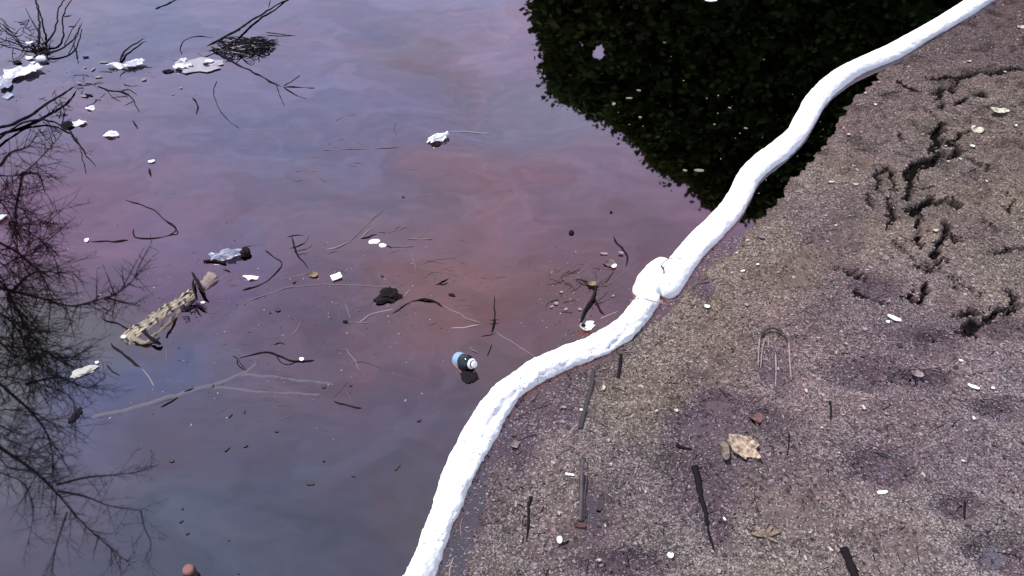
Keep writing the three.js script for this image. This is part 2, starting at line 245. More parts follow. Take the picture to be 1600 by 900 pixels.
// ---------------------------------------------------------------- water under a coloured film
{
  const tones = [[50, 50, 126, 118, 152, 1], [200, 50, 116, 118, 160, 1], [400, 30, 126, 120, 160, 1], [540, 45, 120, 112, 152, .7], [520, 110, 132, 124, 166, .8], [700, 20, 132, 126, 166, .7], [800, 60, 154, 132, 172, .8], [660, 85, 112, 100, 120, .42], [720, 130, 112, 104, 128, .35], [600, 75, 116, 106, 134, .4], [760, 170, 126, 116, 150, .7], [200, 200, 120, 110, 146, 1], [400, 200, 110, 110, 152, 1], [600, 200, 114, 110, 152, 1], [860, 210, 126, 120, 152, .8], [960, 265, 134, 112, 142, .7], [100, 320, 128, 96, 132, .9], [300, 320, 120, 100, 132, .9], [440, 300, 112, 106, 140, .8], [560, 330, 118, 100, 124, .8], [720, 340, 130, 98, 114, .95], [860, 320, 128, 98, 126, .7], [1020, 355, 100, 80, 100, .35], [1060, 310, 130, 100, 130, .5], [650, 480, 126, 92, 102, .6], [760, 450, 130, 94, 102, .5], [300, 420, 108, 90, 128, .8], [500, 500, 100, 86, 112, .7], [900, 450, 112, 86, 106, .7], [1000, 420, 98, 78, 98, .5], [190, 620, 92, 98, 146, .5], [80, 560, 104, 104, 116, .8], [400, 650, 96, 90, 118, .7], [600, 600, 102, 86, 112, .7], [720, 690, 98, 86, 110, .6], [400, 790, 84, 87, 114, .8], [600, 800, 82, 84, 108, .8], [130, 800, 92, 90, 116, .8], [300, 880, 80, 84, 108, .8], [1210, 590, 110, 86, 104, .7], [1090, 740, 106, 90, 104, .8], [870, 650, 118, 96, 108, .5], [1330, 590, 118, 102, 114, .7], [1560, 870, 112, 108, 132, 1], [735, 850, 104, 98, 116, .4], [1180, 180, 106, 104, 130, .8]]
    .map(([x, y, r, g, b, s]) => {
      const p = G(x, y), d = ray(x, y), sky = skyColor(-d[1] / Math.hypot(...d)), gm = (r + g + b) / 3, f = lin(...[r, g, b].map((c) => (c * 0.8 + gm * 0.2) * 1.045)).map((c, i) => c / sky[i] / 1.1), L = 0.3 * f[0] + 0.5 * f[1] + 0.2 * f[2], k = Math.pow(0.255 / L, 0.55);   // film tint with darker cloud-edged patches; brightness partly evened out
      return [p.x, p.z, f[0] * k, f[1] * k, f[2] * k, s];
    });
  const S = 1024, EXT = 18, X0 = -9, Z0 = -15.5, px = new Uint8Array(S * S * 4);
  const enc = (c) => 255 * Math.min(1, c <= 0.0031308 ? c * 12.92 : 1.055 * c ** (1 / 2.4) - 0.055);
  for (let j = 0; j < S; j++) for (let i = 0; i < S; i++) {
    const x = X0 + (i + 0.5) / S * EXT, z = Z0 + (j + 0.5) / S * EXT;
    const a = fbm(x * 0.9, z * 1.2, 1, 4), b = fbm(x * 0.9, z * 1.2, 33, 4), wx = x + 0.9 * a, wz = z + 0.7 * b;
    let s = 1e-6, r = 0.25e-6, g = 0.21e-6, l = 0.25e-6;
    for (const t of tones) { const w = Math.exp(-((wx - t[0]) ** 2 + (wz - t[1]) ** 2) / (0.55 * t[5] * t[5])) / t[5]; s += w; r += w * t[2]; g += w * t[3]; l += w * t[4]; }
    const scum = Math.max(0, 1 - Math.abs(noise(x * 2.2 + a * 2.5, z * 5.5 + b * 3, 44)) * 14) * sm(-0.05, 0.25, fbm(x * 0.8, z * 0.8, 50, 3)), streak = 1 + 0.14 * scum + 0.24 * fbm(x * 1.4 + a * 3, z * 4 + b * 4, 5, 5) + 0.12 * fbm(x * 7 + b * 5, z * 12, 8, 4) + 0.10 * sm(0.02, 0.07, fbm(x * 0.8 + a, z * 1.3 + b, 71, 5)), hue = 0.16 * fbm(x * 1.3 + b * 3, z * 2 + a * 3, 12, 5);
    px.set([enc(r / s * streak * (1 + hue)), enc(g / s * streak * (1 - hue * 0.3)), enc(l / s * streak * (1 - hue * 0.7)), 255], (j * S + i) * 4);
  }
  const t = new THREE.DataTexture(px, S, S); t.wrapS = t.wrapT = THREE.MirroredRepeatWrapping; t.colorSpace = THREE.SRGBColorSpace; t.magFilter = THREE.LinearFilter; t.needsUpdate = true;
  const g = new THREE.PlaneGeometry(60, 60, 1, 1).rotateX(-Math.PI / 2).translate(0, 0, -8), p = g.attributes.position, uv = g.attributes.uv;
  for (let i = 0; i < p.count; i++) uv.setXY(i, (p.getX(i) - X0) / EXT, (p.getZ(i) - Z0) / EXT);
  const w = new THREE.Mesh(g, new THREE.MeshStandardMaterial({ map: t, metalness: 1, roughness: 0.022 }));
  w.name = 'water'; w.userData.kind = 'structure'; w.userData.label = 'still dark pond water under a purple and blue oily film'; scene.add(w);
}

// ---------------------------------------------------------------- materials of things
const mottle = (() => {   // blotches and veins of dead leaves and old scraps
  const S = 256, d = new Uint8Array(S * S * 4); for (let j = 0; j < S; j++) for (let i = 0; i < S; i++) { const v = 255 * Math.min(1, Math.max(0.25, 0.8 + 0.7 * fbm(i / 24, j / 24, 3, 4) - 0.25 * sm(0.1, 0.3, fbm(i / 9, j / 9, 8, 2)))); d.set([v, v * 0.985, v * 0.96, 255], (j * S + i) * 4); }
  const t = new THREE.DataTexture(d, S, S); t.wrapS = t.wrapT = THREE.RepeatWrapping; t.magFilter = THREE.LinearFilter; t.colorSpace = THREE.SRGBColorSpace; t.repeat.set(3.2, 3.2); t.needsUpdate = true; return t;
})();
const leafy = (r, g, b, k = 0.85) => std(r, g, b, k, { map: mottle });
const M_ = {
  bark: std(0.028, 0.022, 0.018, 0.85), wet: new THREE.MeshPhysicalMaterial({ color: new THREE.Color().setRGB(0.011, 0.008, 0.010), roughness: 0.8, specularIntensity: 0.25 }), brown: std(0.06, 0.042, 0.03, 0.8), pale: std(0.26, 0.21, 0.22, 0.9), straw: std(0.155, 0.115, 0.125, 0.9), white: std(0.8, 0.8, 0.78, 0.8), cream: leafy(0.78, 0.73, 0.62), dull: leafy(0.58, 0.54, 0.5), dull2: leafy(0.45, 0.4, 0.38),
  grey: std(0.33, 0.31, 0.33, 0.75), tan: std(0.55, 0.42, 0.3, 0.8), rust: std(0.3, 0.12, 0.08, 0.8), mauveLeaf: std(0.2, 0.13, 0.12, 0.8),
};

// ---------------------------------------------------------------- trees on the far and left banks (above the frame; the water mirrors them)
const leafG = new THREE.BufferGeometry();
leafG.setAttribute('position', new THREE.Float32BufferAttribute([0, 0, -0.5, 0.36, 0.06, -0.05, 0, 0, 0.5, -0.36, 0.06, -0.05, 0.2, 0.02, 0.32, -0.2, 0.02, 0.32], 3)); leafG.setIndex([0, 2, 4, 0, 4, 1, 0, 5, 2, 0, 3, 5]); leafG.computeVertexNormals();
const crownPx = [[828, -330], [832, -60], [834, 20], [842, 55], [852, 92], [858, 142], [880, 158], [905, 168], [958, 196], [985, 215], [1006, 238], [1030, 268], [1052, 276], [1076, 290], [1092, 308], [1112, 326], [1160, 340], [1235, 332], [1300, 312], [1400, 280], [1500, 215], [1620, 150], [1790, 40], [1850, -330]];
function leafyTree(label, bx, bz, xLo, xHi, count) {
  const t = thing('leafy_tree', label, 'tree', V(bx, height(bx, bz) - 0.05, bz), 'leafy trees along the far bank'), o = t.position, limbs = [];
  part('trunk', rel(taper([V(bx, o.y, bz), V(bx + 0.1, 1.6, bz + 0.05), V(bx - 0.1, 3.4, bz), V(bx + 0.1, 5.4, bz + 0.1)], 0.2, 0.05, 9, 0.15), o), M_.bark, t);
  const mats = [], cols = [], q = new THREE.Quaternion(), e = new THREE.Euler(), m = new THREE.Matrix4(), c = new THREE.Color();
  let guard = 0;
  while (mats.length < count && guard++ < 400000) {
    const cx = rr(xLo, xHi), cy = rr(0.7, 8.6), cz = rr(-15.6, -11.6), f = proj(cx, -cy, cz);
    if (!inPoly(f[0] + gauss() * 3, f[1] + gauss() * 3, crownPx)) continue;
    if (rnd() < 0.006) limbs.push(taper([V(bx, rr(1.2, 3.6), bz), V((bx + cx) / 2, cy * 0.6 + 0.6, (bz + cz) / 2), V(cx, cy, cz)], 0.045, 0.008, 5, 0.25));
    for (let k = 0, n = 10 + rnd() * 14; k < n; k++) {
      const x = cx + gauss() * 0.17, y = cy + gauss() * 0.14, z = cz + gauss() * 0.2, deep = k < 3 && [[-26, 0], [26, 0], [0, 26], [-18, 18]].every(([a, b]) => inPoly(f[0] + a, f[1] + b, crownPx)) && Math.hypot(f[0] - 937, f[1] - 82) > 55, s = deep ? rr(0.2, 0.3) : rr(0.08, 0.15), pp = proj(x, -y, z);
      if (!inPoly(pp[0], pp[1], crownPx)) { if (rnd() < 0.6) continue; }
      if (Math.hypot(pp[0] - 937, (pp[1] - 82) * 1.0) < 13 + 5 * noise(pp[0] * 0.15, pp[1] * 0.15) || Math.hypot(pp[0] - 872, pp[1] - 38) < 6 || Math.hypot(pp[0] - 972, pp[1] - 67) < 5 || Math.hypot(pp[0] - 1092, pp[1] - 268) < 6 || Math.hypot(pp[0] - 908, pp[1] - 70) < 6) continue;
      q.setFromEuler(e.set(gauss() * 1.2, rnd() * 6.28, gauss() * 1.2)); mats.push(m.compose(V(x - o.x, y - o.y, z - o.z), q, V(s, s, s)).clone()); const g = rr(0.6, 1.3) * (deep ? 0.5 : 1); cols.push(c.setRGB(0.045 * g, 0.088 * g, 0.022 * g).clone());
    }
  }
  if (limbs.length) part('limb', rel(mergeGeometries(limbs), o), M_.bark, t);
  const im = new THREE.InstancedMesh(leafG, new THREE.MeshPhysicalMaterial({ roughness: 1, specularIntensity: 0.2, side: THREE.DoubleSide }), mats.length); im.name = 'crown'; im.userData.kind = 'stuff';
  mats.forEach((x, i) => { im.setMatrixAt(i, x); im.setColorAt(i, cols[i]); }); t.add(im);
}
leafyTree('large dense green tree on the far bank, mirrored dark in the water', 3.4, -13.4, -0.2, 6.2, 130000);
leafyTree('second dense green tree on the far bank right of the large one', 8.6, -12.6, 5.6, 12, 70000);

// the bare tree on the left bank: its limbs reach out over the water
{
  const base = V(-9.3, 0, -4.9); base.y = height(base.x, base.z) - 0.05;
  const t = thing('bare_tree', 'bare dark tree on the left bank with twiggy limbs mirrored in the water', 'tree', base);
  const trunk = [base.clone(), V(-9.2, 2, -4.95), V(-9.05, 4, -5.05), V(-9.1, 6.4, -5.2), V(-8.9, 8.5, -5.3)], tc = new THREE.CatmullRomCurve3(trunk);
  part('trunk', rel(taper(trunk, 0.19, 0.05, 9, 0.15), base), M_.bark, t);
  const twigs = [];
  function sprout(pts, r, level, gain = 1) {                            // side twigs along a limb
    const c = new THREE.CatmullRomCurve3(pts, false, 'centripetal'), L = c.getLength(), n = Math.round(L * (level ? 8 : 12) * gain);
    for (let i = 0; i < n; i++) {
      const u = 0.12 + 0.88 * (i + rnd()) / n, p = c.getPointAt(Math.min(1, u)), d = c.getTangentAt(Math.min(1, u));
      const dir = d.clone().multiplyScalar(0.8).add(V(gauss() * 1.1, gauss() * 0.9 + 0.15, gauss() * 1.1)).normalize(), len = (level ? rr(0.1, 0.34) : rr(0.25, 0.8)) * (1.1 - 0.4 * u);
      const bend = V(gauss(), gauss(), gauss()).multiplyScalar(len * 0.35), q = [p, p.clone().addScaledVector(dir, len * 0.5).addScaledVector(bend, 0.5), p.clone().addScaledVector(dir, len).add(bend)];
      twigs.push(taper(q, Math.max(0.0036, r * (level ? 0.5 : 0.42)), 0.002, 3, 0.12, 0));
      if (level < 1) sprout(q, r * 0.45, level + 1, 1);
    }
  }
  // limbs: [radius at the start, twig gain, distance, mirrored course in pixels ...]
  const limbs = [
    [.024, 1.0, 9.8, [-40, 436], [0, 450], [60, 465], [110, 478], [130, 475], [165, 465], [188, 455], [206, 440], [216, 418]], [.012, .8, 9.9, [165, 465], [190, 472], [218, 478]], [.02, 1.1, 9.5, [-40, 420], [5, 445], [30, 490], [48, 524], [80, 556], [112, 572]],
    [.022, 1, 9.6, [-50, 560], [0, 600], [45, 640], [68, 668], [80, 700], [83, 728], [82, 752]], [.024, .55, 9.2, [-60, 650], [0, 699], [40, 726], [66, 748], [90, 772], [130, 818], [168, 852], [206, 884]], [.011, .5, 9.2, [88, 758], [130, 747], [180, 742], [225, 735], [248, 726]],
    [.011, .5, 9.2, [90, 767], [130, 775], [170, 790], [220, 798]], [.008, .6, 9.2, [88, 770], [87, 790], [84, 815]], [.009, .6, 9.3, [105, 800], [95, 830], [86, 860], [80, 910]], [.008, .5, 9.3, [220, 798], [226, 825], [236, 852], [222, 880]],
    [.018, 1.5, 9.7, [-40, 330], [10, 345], [35, 352], [60, 345], [85, 350]], [.018, 1.5, 10, [-30, 270], [10, 275], [36, 270], [70, 240], [92, 215]], [.014, 1.5, 10, [36, 270], [30, 300], [25, 330], [30, 372]], [.014, 1.4, 9.9, [36, 270], [62, 275], [70, 300]],
    [.016, 1.5, 9.6, [-30, 380], [10, 400], [45, 398], [72, 380]], [.016, 1.5, 9.7, [-30, 480], [15, 500], [40, 540], [50, 585], [42, 625]], [.016, 1.5, 9.5, [-40, 520], [10, 540], [55, 545], [100, 560], [140, 545]], [.014, 1.4, 9.6, [-30, 590], [20, 590], [70, 602], [110, 620], [118, 650]],
    [.014, 1.5, 9.9, [-30, 300], [5, 320], [25, 360], [28, 420], [40, 470]], [.014, 1.2, 9.4, [-40, 650], [10, 640], [50, 645], [100, 668], [125, 660]], [.012, 1.3, 9.8, [20, 455], [45, 430], [80, 425], [120, 430]], [.012, 1, 9.4, [-30, 730], [10, 742], [40, 760], [52, 800], [44, 850]], [.012, 1.3, 9.7, [40, 600], [90, 590], [140, 605], [165, 590]], [.014, 1.5, 9.8, [-20, 420], [15, 470], [20, 530], [10, 580]], [.012, 1.4, 10, [0, 260], [15, 240], [45, 228], [60, 205]],
  ];
  for (let k = 0; k < 20; k++) {                                        // the thick of the tangle
    const y0 = k < 15 ? rr(290, 640) : rr(640, 820), a = rr(-0.7, 0.9), l = rr(50, 125) * (y0 > 640 ? 0.8 : 1), x0 = rr(-24, 30);
    limbs.push([rr(.007, .013), 1.2, rr(9.3, 10.2), [x0 - 34, y0 - 14 + gauss() * 20], [x0, y0], [x0 + l * 0.5 * Math.cos(a) + gauss() * 8, y0 + l * 0.5 * Math.sin(a) + gauss() * 8], [x0 + l * Math.cos(a) * 0.8, y0 + l * Math.sin(a)]]);
  }
  for (const [r, gain, D0, ...pp] of limbs) {
    const D = D0 + (pp[0][1] < 360 ? 1.1 : 0);
    const pts = pp.map(([x, y], i) => mirrorAt(x, y, D + 0.25 * Math.sin(i * 1.3 + r * 900)));
    if (pp[0][0] < -10) { const f = pts[0], u = THREE.MathUtils.clamp((f.y - 1.6) / 8.6, 0.06, 0.96), a = tc.getPointAt(u); pts.unshift(a, a.clone().lerp(f, 0.5).add(V(0, -0.1, 0))); }
    part('branch', rel(taper(pts, r * 1.75, 0.005, 6, 0.07, 0.12), base), M_.bark, t);
    sprout(pts.slice(pp[0][0] < -10 ? 2 : 0), r, 0, gain);
  }
  const tw = part('twigs', rel(mergeGeometries(twigs), base), M_.bark, t); tw.userData.kind = 'stuff';
}

// ---------------------------------------------------------------- the white absorbent boom, two lengths overlapping at a knot
const makeBoomMat = (dirt, grey) => {
  const S = 512, c = new Uint8Array(S * S * 4), b = new Uint8Array(S * S * 4);
  for (let j = 0; j < S; j++) for (let i = 0; i < S; i++) {
    const x = i / S, y = j / S, f = fbm(x * 14, y * 14, 3, 4), weave = 0.5 + 0.25 * Math.sin(i * Math.PI / 4) * Math.sin(j * Math.PI / 4);
    const v = 246 + 10 * f; c.set([v, v, v, 255].map((q) => Math.min(255, q)), (j * S + i) * 4); const h = 128 + 90 * f + 30 * (weave - 0.5); b.set([h, h, h, 255], (j * S + i) * 4);
  }
  for (let k = 0; k < dirt; k++) { const x = rnd() * S, y = rnd() * S, R = 0.8 + rnd() ** 3 * 4, e = rr(0.5, 2.4), v = rr(grey, 200); for (let dy = -6; dy <= 6; dy++) for (let dx = -6; dx <= 6; dx++) if (Math.hypot(dx / e, dy * e) < R * (0.7 + 0.6 * rnd())) c.set([v, v * 0.96, v * 0.9], ((((y + dy) | 0) + S) % S * S + (((x + dx) | 0) + S) % S) * 4); }   // bits of dirt
  const mk = (d, s) => { const t = new THREE.DataTexture(d, S, S); t.wrapS = t.wrapT = THREE.RepeatWrapping; t.magFilter = THREE.LinearFilter; if (s) t.colorSpace = THREE.SRGBColorSpace; t.needsUpdate = true; return t; };
  return new THREE.MeshStandardMaterial({ map: mk(c, true), bumpMap: mk(b), bumpScale: 0.012, roughness: 0.9 });
};
const boomMat = makeBoomMat(90, 70), boomMatDirty = makeBoomMat(420, 40);
function boomTube(pts, capStart, capEnd, wrinkle, y0 = 0.02) {         // pts: [x, y, width] in pixels
  const P = pts.map(([x, y, , dy = 0]) => G(x, y, y0 + dy)), R = pts.map(([x, y, w]) => w * pxm(x, y) / 2 * (wrinkle > 1.5 ? 0.94 : 1.03)), curve = new THREE.CatmullRomCurve3(P, false, 'centripetal'), L = curve.getLength();
  const n = Math.ceil(L / 0.016), m = 40, pos = [], uv = [], idx = [], up = V(0, 1, 0), s0 = rnd() * 40, lens = [0];
  for (let i = 1; i < P.length; i++) lens.push(lens[i - 1] + P[i].distanceTo(P[i - 1]));
  const radius = (u) => { const s = u * lens[lens.length - 1]; let i = 1; while (i < lens.length - 1 && lens[i] < s) i++; const t = (s - lens[i - 1]) / (lens[i] - lens[i - 1]), k = t * t * (3 - 2 * t); return R[i - 1] * (1 - k) + R[i] * k; };
  for (let i = 0; i <= n; i++) {
    const u = i / n, s = u * L, p = curve.getPointAt(u), T = curve.getTangentAt(u), B = T.clone().cross(up).normalize(), N = B.clone().cross(T);
    let r = radius(u), cap = 1; const e0 = s / (r * 0.95), e1 = (L - s) / (r * 0.95);
    if (capStart && e0 < 1) cap = Math.sqrt(Math.max(0, 1 - (1 - e0) ** 2)); if (capEnd && e1 < 1) cap = Math.min(cap, Math.sqrt(Math.max(0, 1 - (1 - e1) ** 2)));
    for (let k = 0; k <= m; k++) {
      const a = k / m * Math.PI * 2, ca = Math.cos(a), sa = Math.sin(a);
      let q = 1 + wrinkle * (0.1 * fbm(s * 3.2 + s0, ca * 1.2, sa * 1.2, 3) * 2 + 0.07 * (0.4 - Math.abs(noise(s * 11 + s0 + 2 * sa, ca * 2.2, sa * 2.2 + 4)) * 1.6) + 0.035 * noise(s * 34 + s0, ca * 4, sa * 4) + 0.05 * Math.sin(a * 2 + s * 5 + s0) );
      if (sa < -0.2) q *= 1 - 0.1 * (-sa);
      const rad = r * q * Math.max(cap, 0.02);
      pos.push(p.x + B.x * ca * rad + N.x * sa * rad, p.y + N.y * sa * rad * 0.94, p.z + B.z * ca * rad + N.z * sa * rad); uv.push(s / 0.6, k / m);
    }
  }
  for (let i = 0; i < n; i++) for (let k = 0; k < m; k++) { const a = i * (m + 1) + k, b = a + m + 1; idx.push(a, a + 1, b, b, a + 1, b + 1); }
  const g = new THREE.BufferGeometry(); g.setAttribute('position', new THREE.Float32BufferAttribute(pos, 3)); g.setAttribute('uv', new THREE.Float32BufferAttribute(uv, 2)); g.setIndex(idx); g.computeVertexNormals();
  const nm = g.attributes.normal; for (let i = 0; i <= n; i++) { const a = i * (m + 1), b = a + m, v = V(nm.getX(a) + nm.getX(b), nm.getY(a) + nm.getY(b), nm.getZ(a) + nm.getZ(b)).normalize(); for (const k of [a, b]) nm.setXYZ(k, v.x, v.y, v.z); }
  return g;
}
function cord(px, y) { return taper(px.map(([x, yy]) => G(x, yy, y)), 0.0035, 0.0035, 6, 0.02, 0); }
{
  const lowPx = [[1022, 460, 34, -.005], [1012, 472, 40, -.003], [1002, 484, 42], [985, 504, 40], [955, 529, 38], [915, 548, 37], [875, 563, 39], [838, 580, 41], [806, 604, 44], [778, 635, 46], [756, 666, 48], [735, 703, 49], [715, 745, 48], [700, 785, 46], [684, 826, 44], [668, 868, 47], [652, 908, 50], [634, 960, 52], [615, 1040, 56]];
  const c1 = G(800, 620, 0), low = thing('oil_boom', 'lower length of white oil boom, dirt-flecked, running from the knot to the bottom edge', 'oil boom', c1, 'lengths of white oil boom');
  part('sleeve', rel(boomTube(lowPx, true, false, 2.0), c1), boomMatDirty, low);
  const upPx = [[1037, 463, 34, .003], [1046, 444, 40, .004], [1058, 422, 41, .004], [1073, 402, 38], [1092, 380, 37], [1116, 357, 37], [1138, 333, 37], [1156, 305, 34], [1170, 277, 33], [1190, 256, 33], [1216, 237, 33], [1244, 210, 32], [1260, 182, 31], [1275, 157, 30.5], [1300, 132, 30], [1340, 106, 28.5], [1390, 84, 28], [1440, 56, 27], [1486, 29, 26.5], [1530, 2, 26.5], [1575, -28, 26], [1640, -75, 25]];
  const c2 = G(1200, 250, 0), up = thing('oil_boom', 'upper length of white oil boom, clean and smooth, from the knot to the top edge', 'oil boom', c2, 'lengths of white oil boom');
  part('sleeve', rel(boomTube(upPx, true, false, 0.8), c2), boomMat, up);
  part('folded_end', rel(boomTube([[1046, 410, 24, .004], [1036, 417, 32, .006], [1025, 428, 38, .008], [1015, 443, 42, .006], [1010, 456, 42, .004], [1008, 467, 38, .0]], true, true, 1.2), c2), boomMat, up);
  part('cord_or_crease', rel(cord([[984, 470], [1000, 466], [1016, 469], [1032, 474]], 0.115), c2), std(0.2, 0.2, 0.2), up);
  part('cord_or_crease', rel(cord([[1032, 416], [1042, 406], [1054, 403], [1064, 403]], 0.13), c2), std(0.2, 0.2, 0.2), up);
  part('cord_or_crease', rel(mergeGeometries([taper([G(1033, 416, .13), G(1037, 420, .12), G(1037, 428, .118)], 0.006, 0.003, 6, 0.01)]), c2), M_.wet, up);  // black wedge painting the shade in the crease between the lobes
}

// ---------------------------------------------------------------- sticks and twigs on the water
const PX = (p, y = 0) => p.map(([x, yy, dy]) => G(x, yy, y + (dy ?? 0)));
// subdivide a traced course so that it kinks and dips in and out of the water like a real twig
function natural(pts, r, y) {
  const P = PX(pts, y), c = new THREE.CatmullRomCurve3(P, false, 'centripetal'), L = c.getLength(), n = Math.max(4, Math.ceil(L / 0.05)), s0 = rnd() * 70, out = [];
  for (let i = 0; i <= n; i++) { const p = c.getPointAt(i / n), k = Math.min(0.012, r * 1.6); p.x += k * 1.3 * noise(i * 0.55, s0); p.z += k * 1.3 * noise(i * 0.55, s0 + 9); p.y += r * 1.1 * noise(i * 0.4, s0 + 20) * (p.y < 0.02 ? 1 : 0.4); out.push(p); }
  return out;
}
function stick(label, w0, w1, pts, mat = M_.wet, name = 'twig', cat = 'twig', group, y = 0.001) {
  const m = pxm(pts[0][0], pts[0][1]) * 0.62, P = natural(pts, Math.max(w0, w1) * m / 2, y), c = P[Math.floor(P.length / 2)].clone(); c.y = 0;
  return single(name, rel(taper(P, w0 * m / 2, w1 * m / 2, 6, 0.025, 0.32, true), c), mat, label, cat, c, group);
}
function branchThing(label, name, cat, rows, tuft) {                   // rows: [part, w0, w1, material, points...]
  const c = G(rows[0][4][0], rows[0][4][1], 0), t = thing(name, label, cat, c);
  for (const [pn, w0, w1, mat, ...pts] of rows) { const m = pxm(pts[0][0], pts[0][1]) * 0.33; part(pn, rel(taper(natural(pts, Math.max(w0, w1) * m, 0.002), w0 * m, w1 * m, 6, 0.025, 0.32, true), c), mat, t); }
  if (tuft) tuft(t, c);
  return t;
}
const fuzz = (n, box, len, w, mat, lift = 0.05, ang = null) => (t, c) => {
  const gs = [];
  for (let k = 0; k < n; k++) {
    const x = rr(box[0], box[2]), y = rr(box[1], box[3]), a = ang === null ? rnd() * 6.28 : ang + gauss() * 0.5, l = len * rr(0.4, 1.2), x2 = x + Math.cos(a) * l, y2 = y + Math.sin(a) * l * 0.6;
    gs.push(taper([G(x, y, rr(0.002, lift)), G((x + x2) / 2 + gauss() * 4, (y + y2) / 2 + gauss() * 3, rr(0.002, lift)), G(x2, y2, rr(0.0, lift * 0.5))], w * pxm(x, y) * 0.36, w * 0.13 * pxm(x, y), 5, 0.04, 0.3));
  }
  const o = part('side_twigs', rel(mergeGeometries(gs), c), mat, t); o.userData.kind = 'stuff';
};
branchThing('brushy fallen branch with a tangled tuft, floating near the top edge', 'fallen_branch', 'branch', [
  ['stem', 7, 2.2, M_.wet, [325, 71, .03], [348, 60, .05], [370, 48, .04], [400, 28, .02], [430, 10, .01], [474, -16, 0]],
  ['stem', 6, 3, M_.wet, [330, 73, .02], [345, 84, .01], [370, 100], [400, 115], [430, 131], [443, 136]],
  ['side_twig', 3, 1.5, M_.wet, [443, 136], [462, 136], [492, 138]], ['side_twig', 2.5, 1.2, M_.wet, [443, 136], [462, 148], [480, 155]], ['side_twig', 2.5, 1.2, M_.wet, [431, 131], [437, 148], [445, 166]],
  ['side_twig', 3.5, 2, M_.wet, [342, 80], [325, 87], [310, 93]], ['side_twig', 2, 1, M_.wet, [443, 134], [460, 124], [470, 116]], ['side_twig', 2.2, 1, M_.wet, [420, 12], [422, 2], [424, -6]], ['side_twig', 3, 1.4, M_.wet, [414, 50, .02], [440, 54, .01], [464, 55]],
], (t, c) => { fuzz(70, [338, 58, 400, 78], 34, 2.6, M_.wet, 0.08, 0.1)(t, c); fuzz(16, [400, 60, 420, 76], 22, 3.2, M_.wet, 0.06, -0.1)(t, c); fuzz(22, [340, 64, 400, 76], 26, 3, M_.grey, 0.05, 0.1)(t, c); });
branchThing('dark many-twigged branch poking from the water at the top left corner', 'fallen_branch', 'branch', [
  ['stem', 6, 2, M_.wet, [60, 76, .02], [62, 50, .08], [60, 22, .05], [52, -14, .02]], ['stem', 5, 2, M_.wet, [66, 70, .02], [80, 58, .06], [88, 38, .08], [92, 12, .05], [112, -12, .02]],
  ['stem', 5, 2, M_.wet, [58, 84, .02], [84, 80, .04], [102, 72, .05], [116, 60, .04], [126, 38, .02]], ['side_twig', 3, 1.3, M_.wet, [115, 66, .04], [118, 82, .02], [121, 100]], ['side_twig', 2.4, 1.2, M_.wet, [100, 72, .05], [112, 48, .05], [126, 28, .02]],
  ['side_twig', 2.4, 1.2, M_.wet, [62, 50, .08], [52, 34, .05], [40, 12, .02]], ['side_twig', 4, 2, M_.wet, [58, 78, .02], [30, 70, .03], [0, 60, .04], [-14, 56, .04]], ['side_twig', 3, 1.4, M_.wet, [34, 70, .03], [14, 46, .04], [-6, 32, .03]], ['side_twig', 3, 1.5, M_.wet, [66, 82, .02], [82, 94, .01], [92, 92]], ['side_twig', 2, 1, M_.wet, [40, 72, .02], [28, 90, .01], [10, 96]],
  ['dead_leaf', 9, 3, M_.wet, [101, 26, .06], [107, 25, .06], [113, 23, .06]],
], (t, c) => { fuzz(26, [44, 66, 74, 84], 22, 3, M_.wet, 0.05)(t, c); fuzz(24, [0, 30, 46, 76], 24, 1.8, M_.wet, 0.05)(t, c); });
branchThing('long black forked branch rising at the left edge, below the white bags', 'fallen_branch', 'branch', [
  ['stem', 8, 4.5, M_.wet, [-14, 203, .03], [20, 194, .03], [46, 181, .04], [76, 160, .05], [100, 146, .05], [118, 134, .02]], ['stem', 6, 3, M_.wet, [-14, 226, .03], [14, 205, .03], [40, 191, .03], [74, 188, .03], [98, 198, .02], [118, 214, .01]],
  ['side_twig', 4, 2, M_.wet, [108, 206, .02], [124, 226, .01], [136, 244], [149, 260]], ['side_twig', 3, 1.6, M_.wet, [118, 214, .01], [126, 232], [130, 252], [136, 272]], ['side_twig', 2.6, 1.2, M_.wet, [70, 164, .05], [92, 152, .03], [105, 156, .02]], ['side_twig', 2.6, 1.2, M_.wet, [92, 186, .03], [96, 168, .03], [94, 152, .02]], ['side_twig', 2.4, 1.2, M_.wet, [60, 178, .04], [80, 196, .02], [96, 206, .01]],
], fuzz(14, [70, 150, 112, 200], 22, 1.8, M_.wet, 0.03));
stick('thin dark stick at the very top edge, left of the brushy branch', 4.5, 2.5, [[242, 14], [260, 7], [284, -6]]);
stick('dark tapering stick leaning above the white crumpled wrapper', 6, 2, [[187, 98, .01], [196, 80, .02], [212, 68, .02], [228, 60, .01]]);
stick('short black upright-looking twig floating below the grey sheet', 5, 4, [[302, 152], [308, 166], [305, 181]]);
stick('hair-thin curved twig just right of the short black twig', 2.4, 1.2, [[340, 126], [333, 142], [340, 166], [354, 186], [374, 201]]);
stick('thin dark curl of twig above the grey sheet', 3, 1.5, [[284, 86], [282, 74], [290, 62], [308, 57], [334, 59]]);
branchThing('sparse dark spray of twigs lying below the white litter line', 'fallen_branch', 'branch', [['stem', 4, 2, M_.wet, [152, 134], [168, 141], [188, 143], [205, 152], [214, 166], [218, 176]], ['side_twig', 4, 3, M_.wet, [208, 188], [212, 196], [214, 202]], ['side_twig', 2.4, 1, M_.wet, [188, 143], [200, 140], [214, 148]], ['side_twig', 2, 1, M_.wet, [168, 141], [176, 152], [190, 158]]], fuzz(14, [120, 108, 210, 160], 22, 1.5, M_.wet, 0.006));
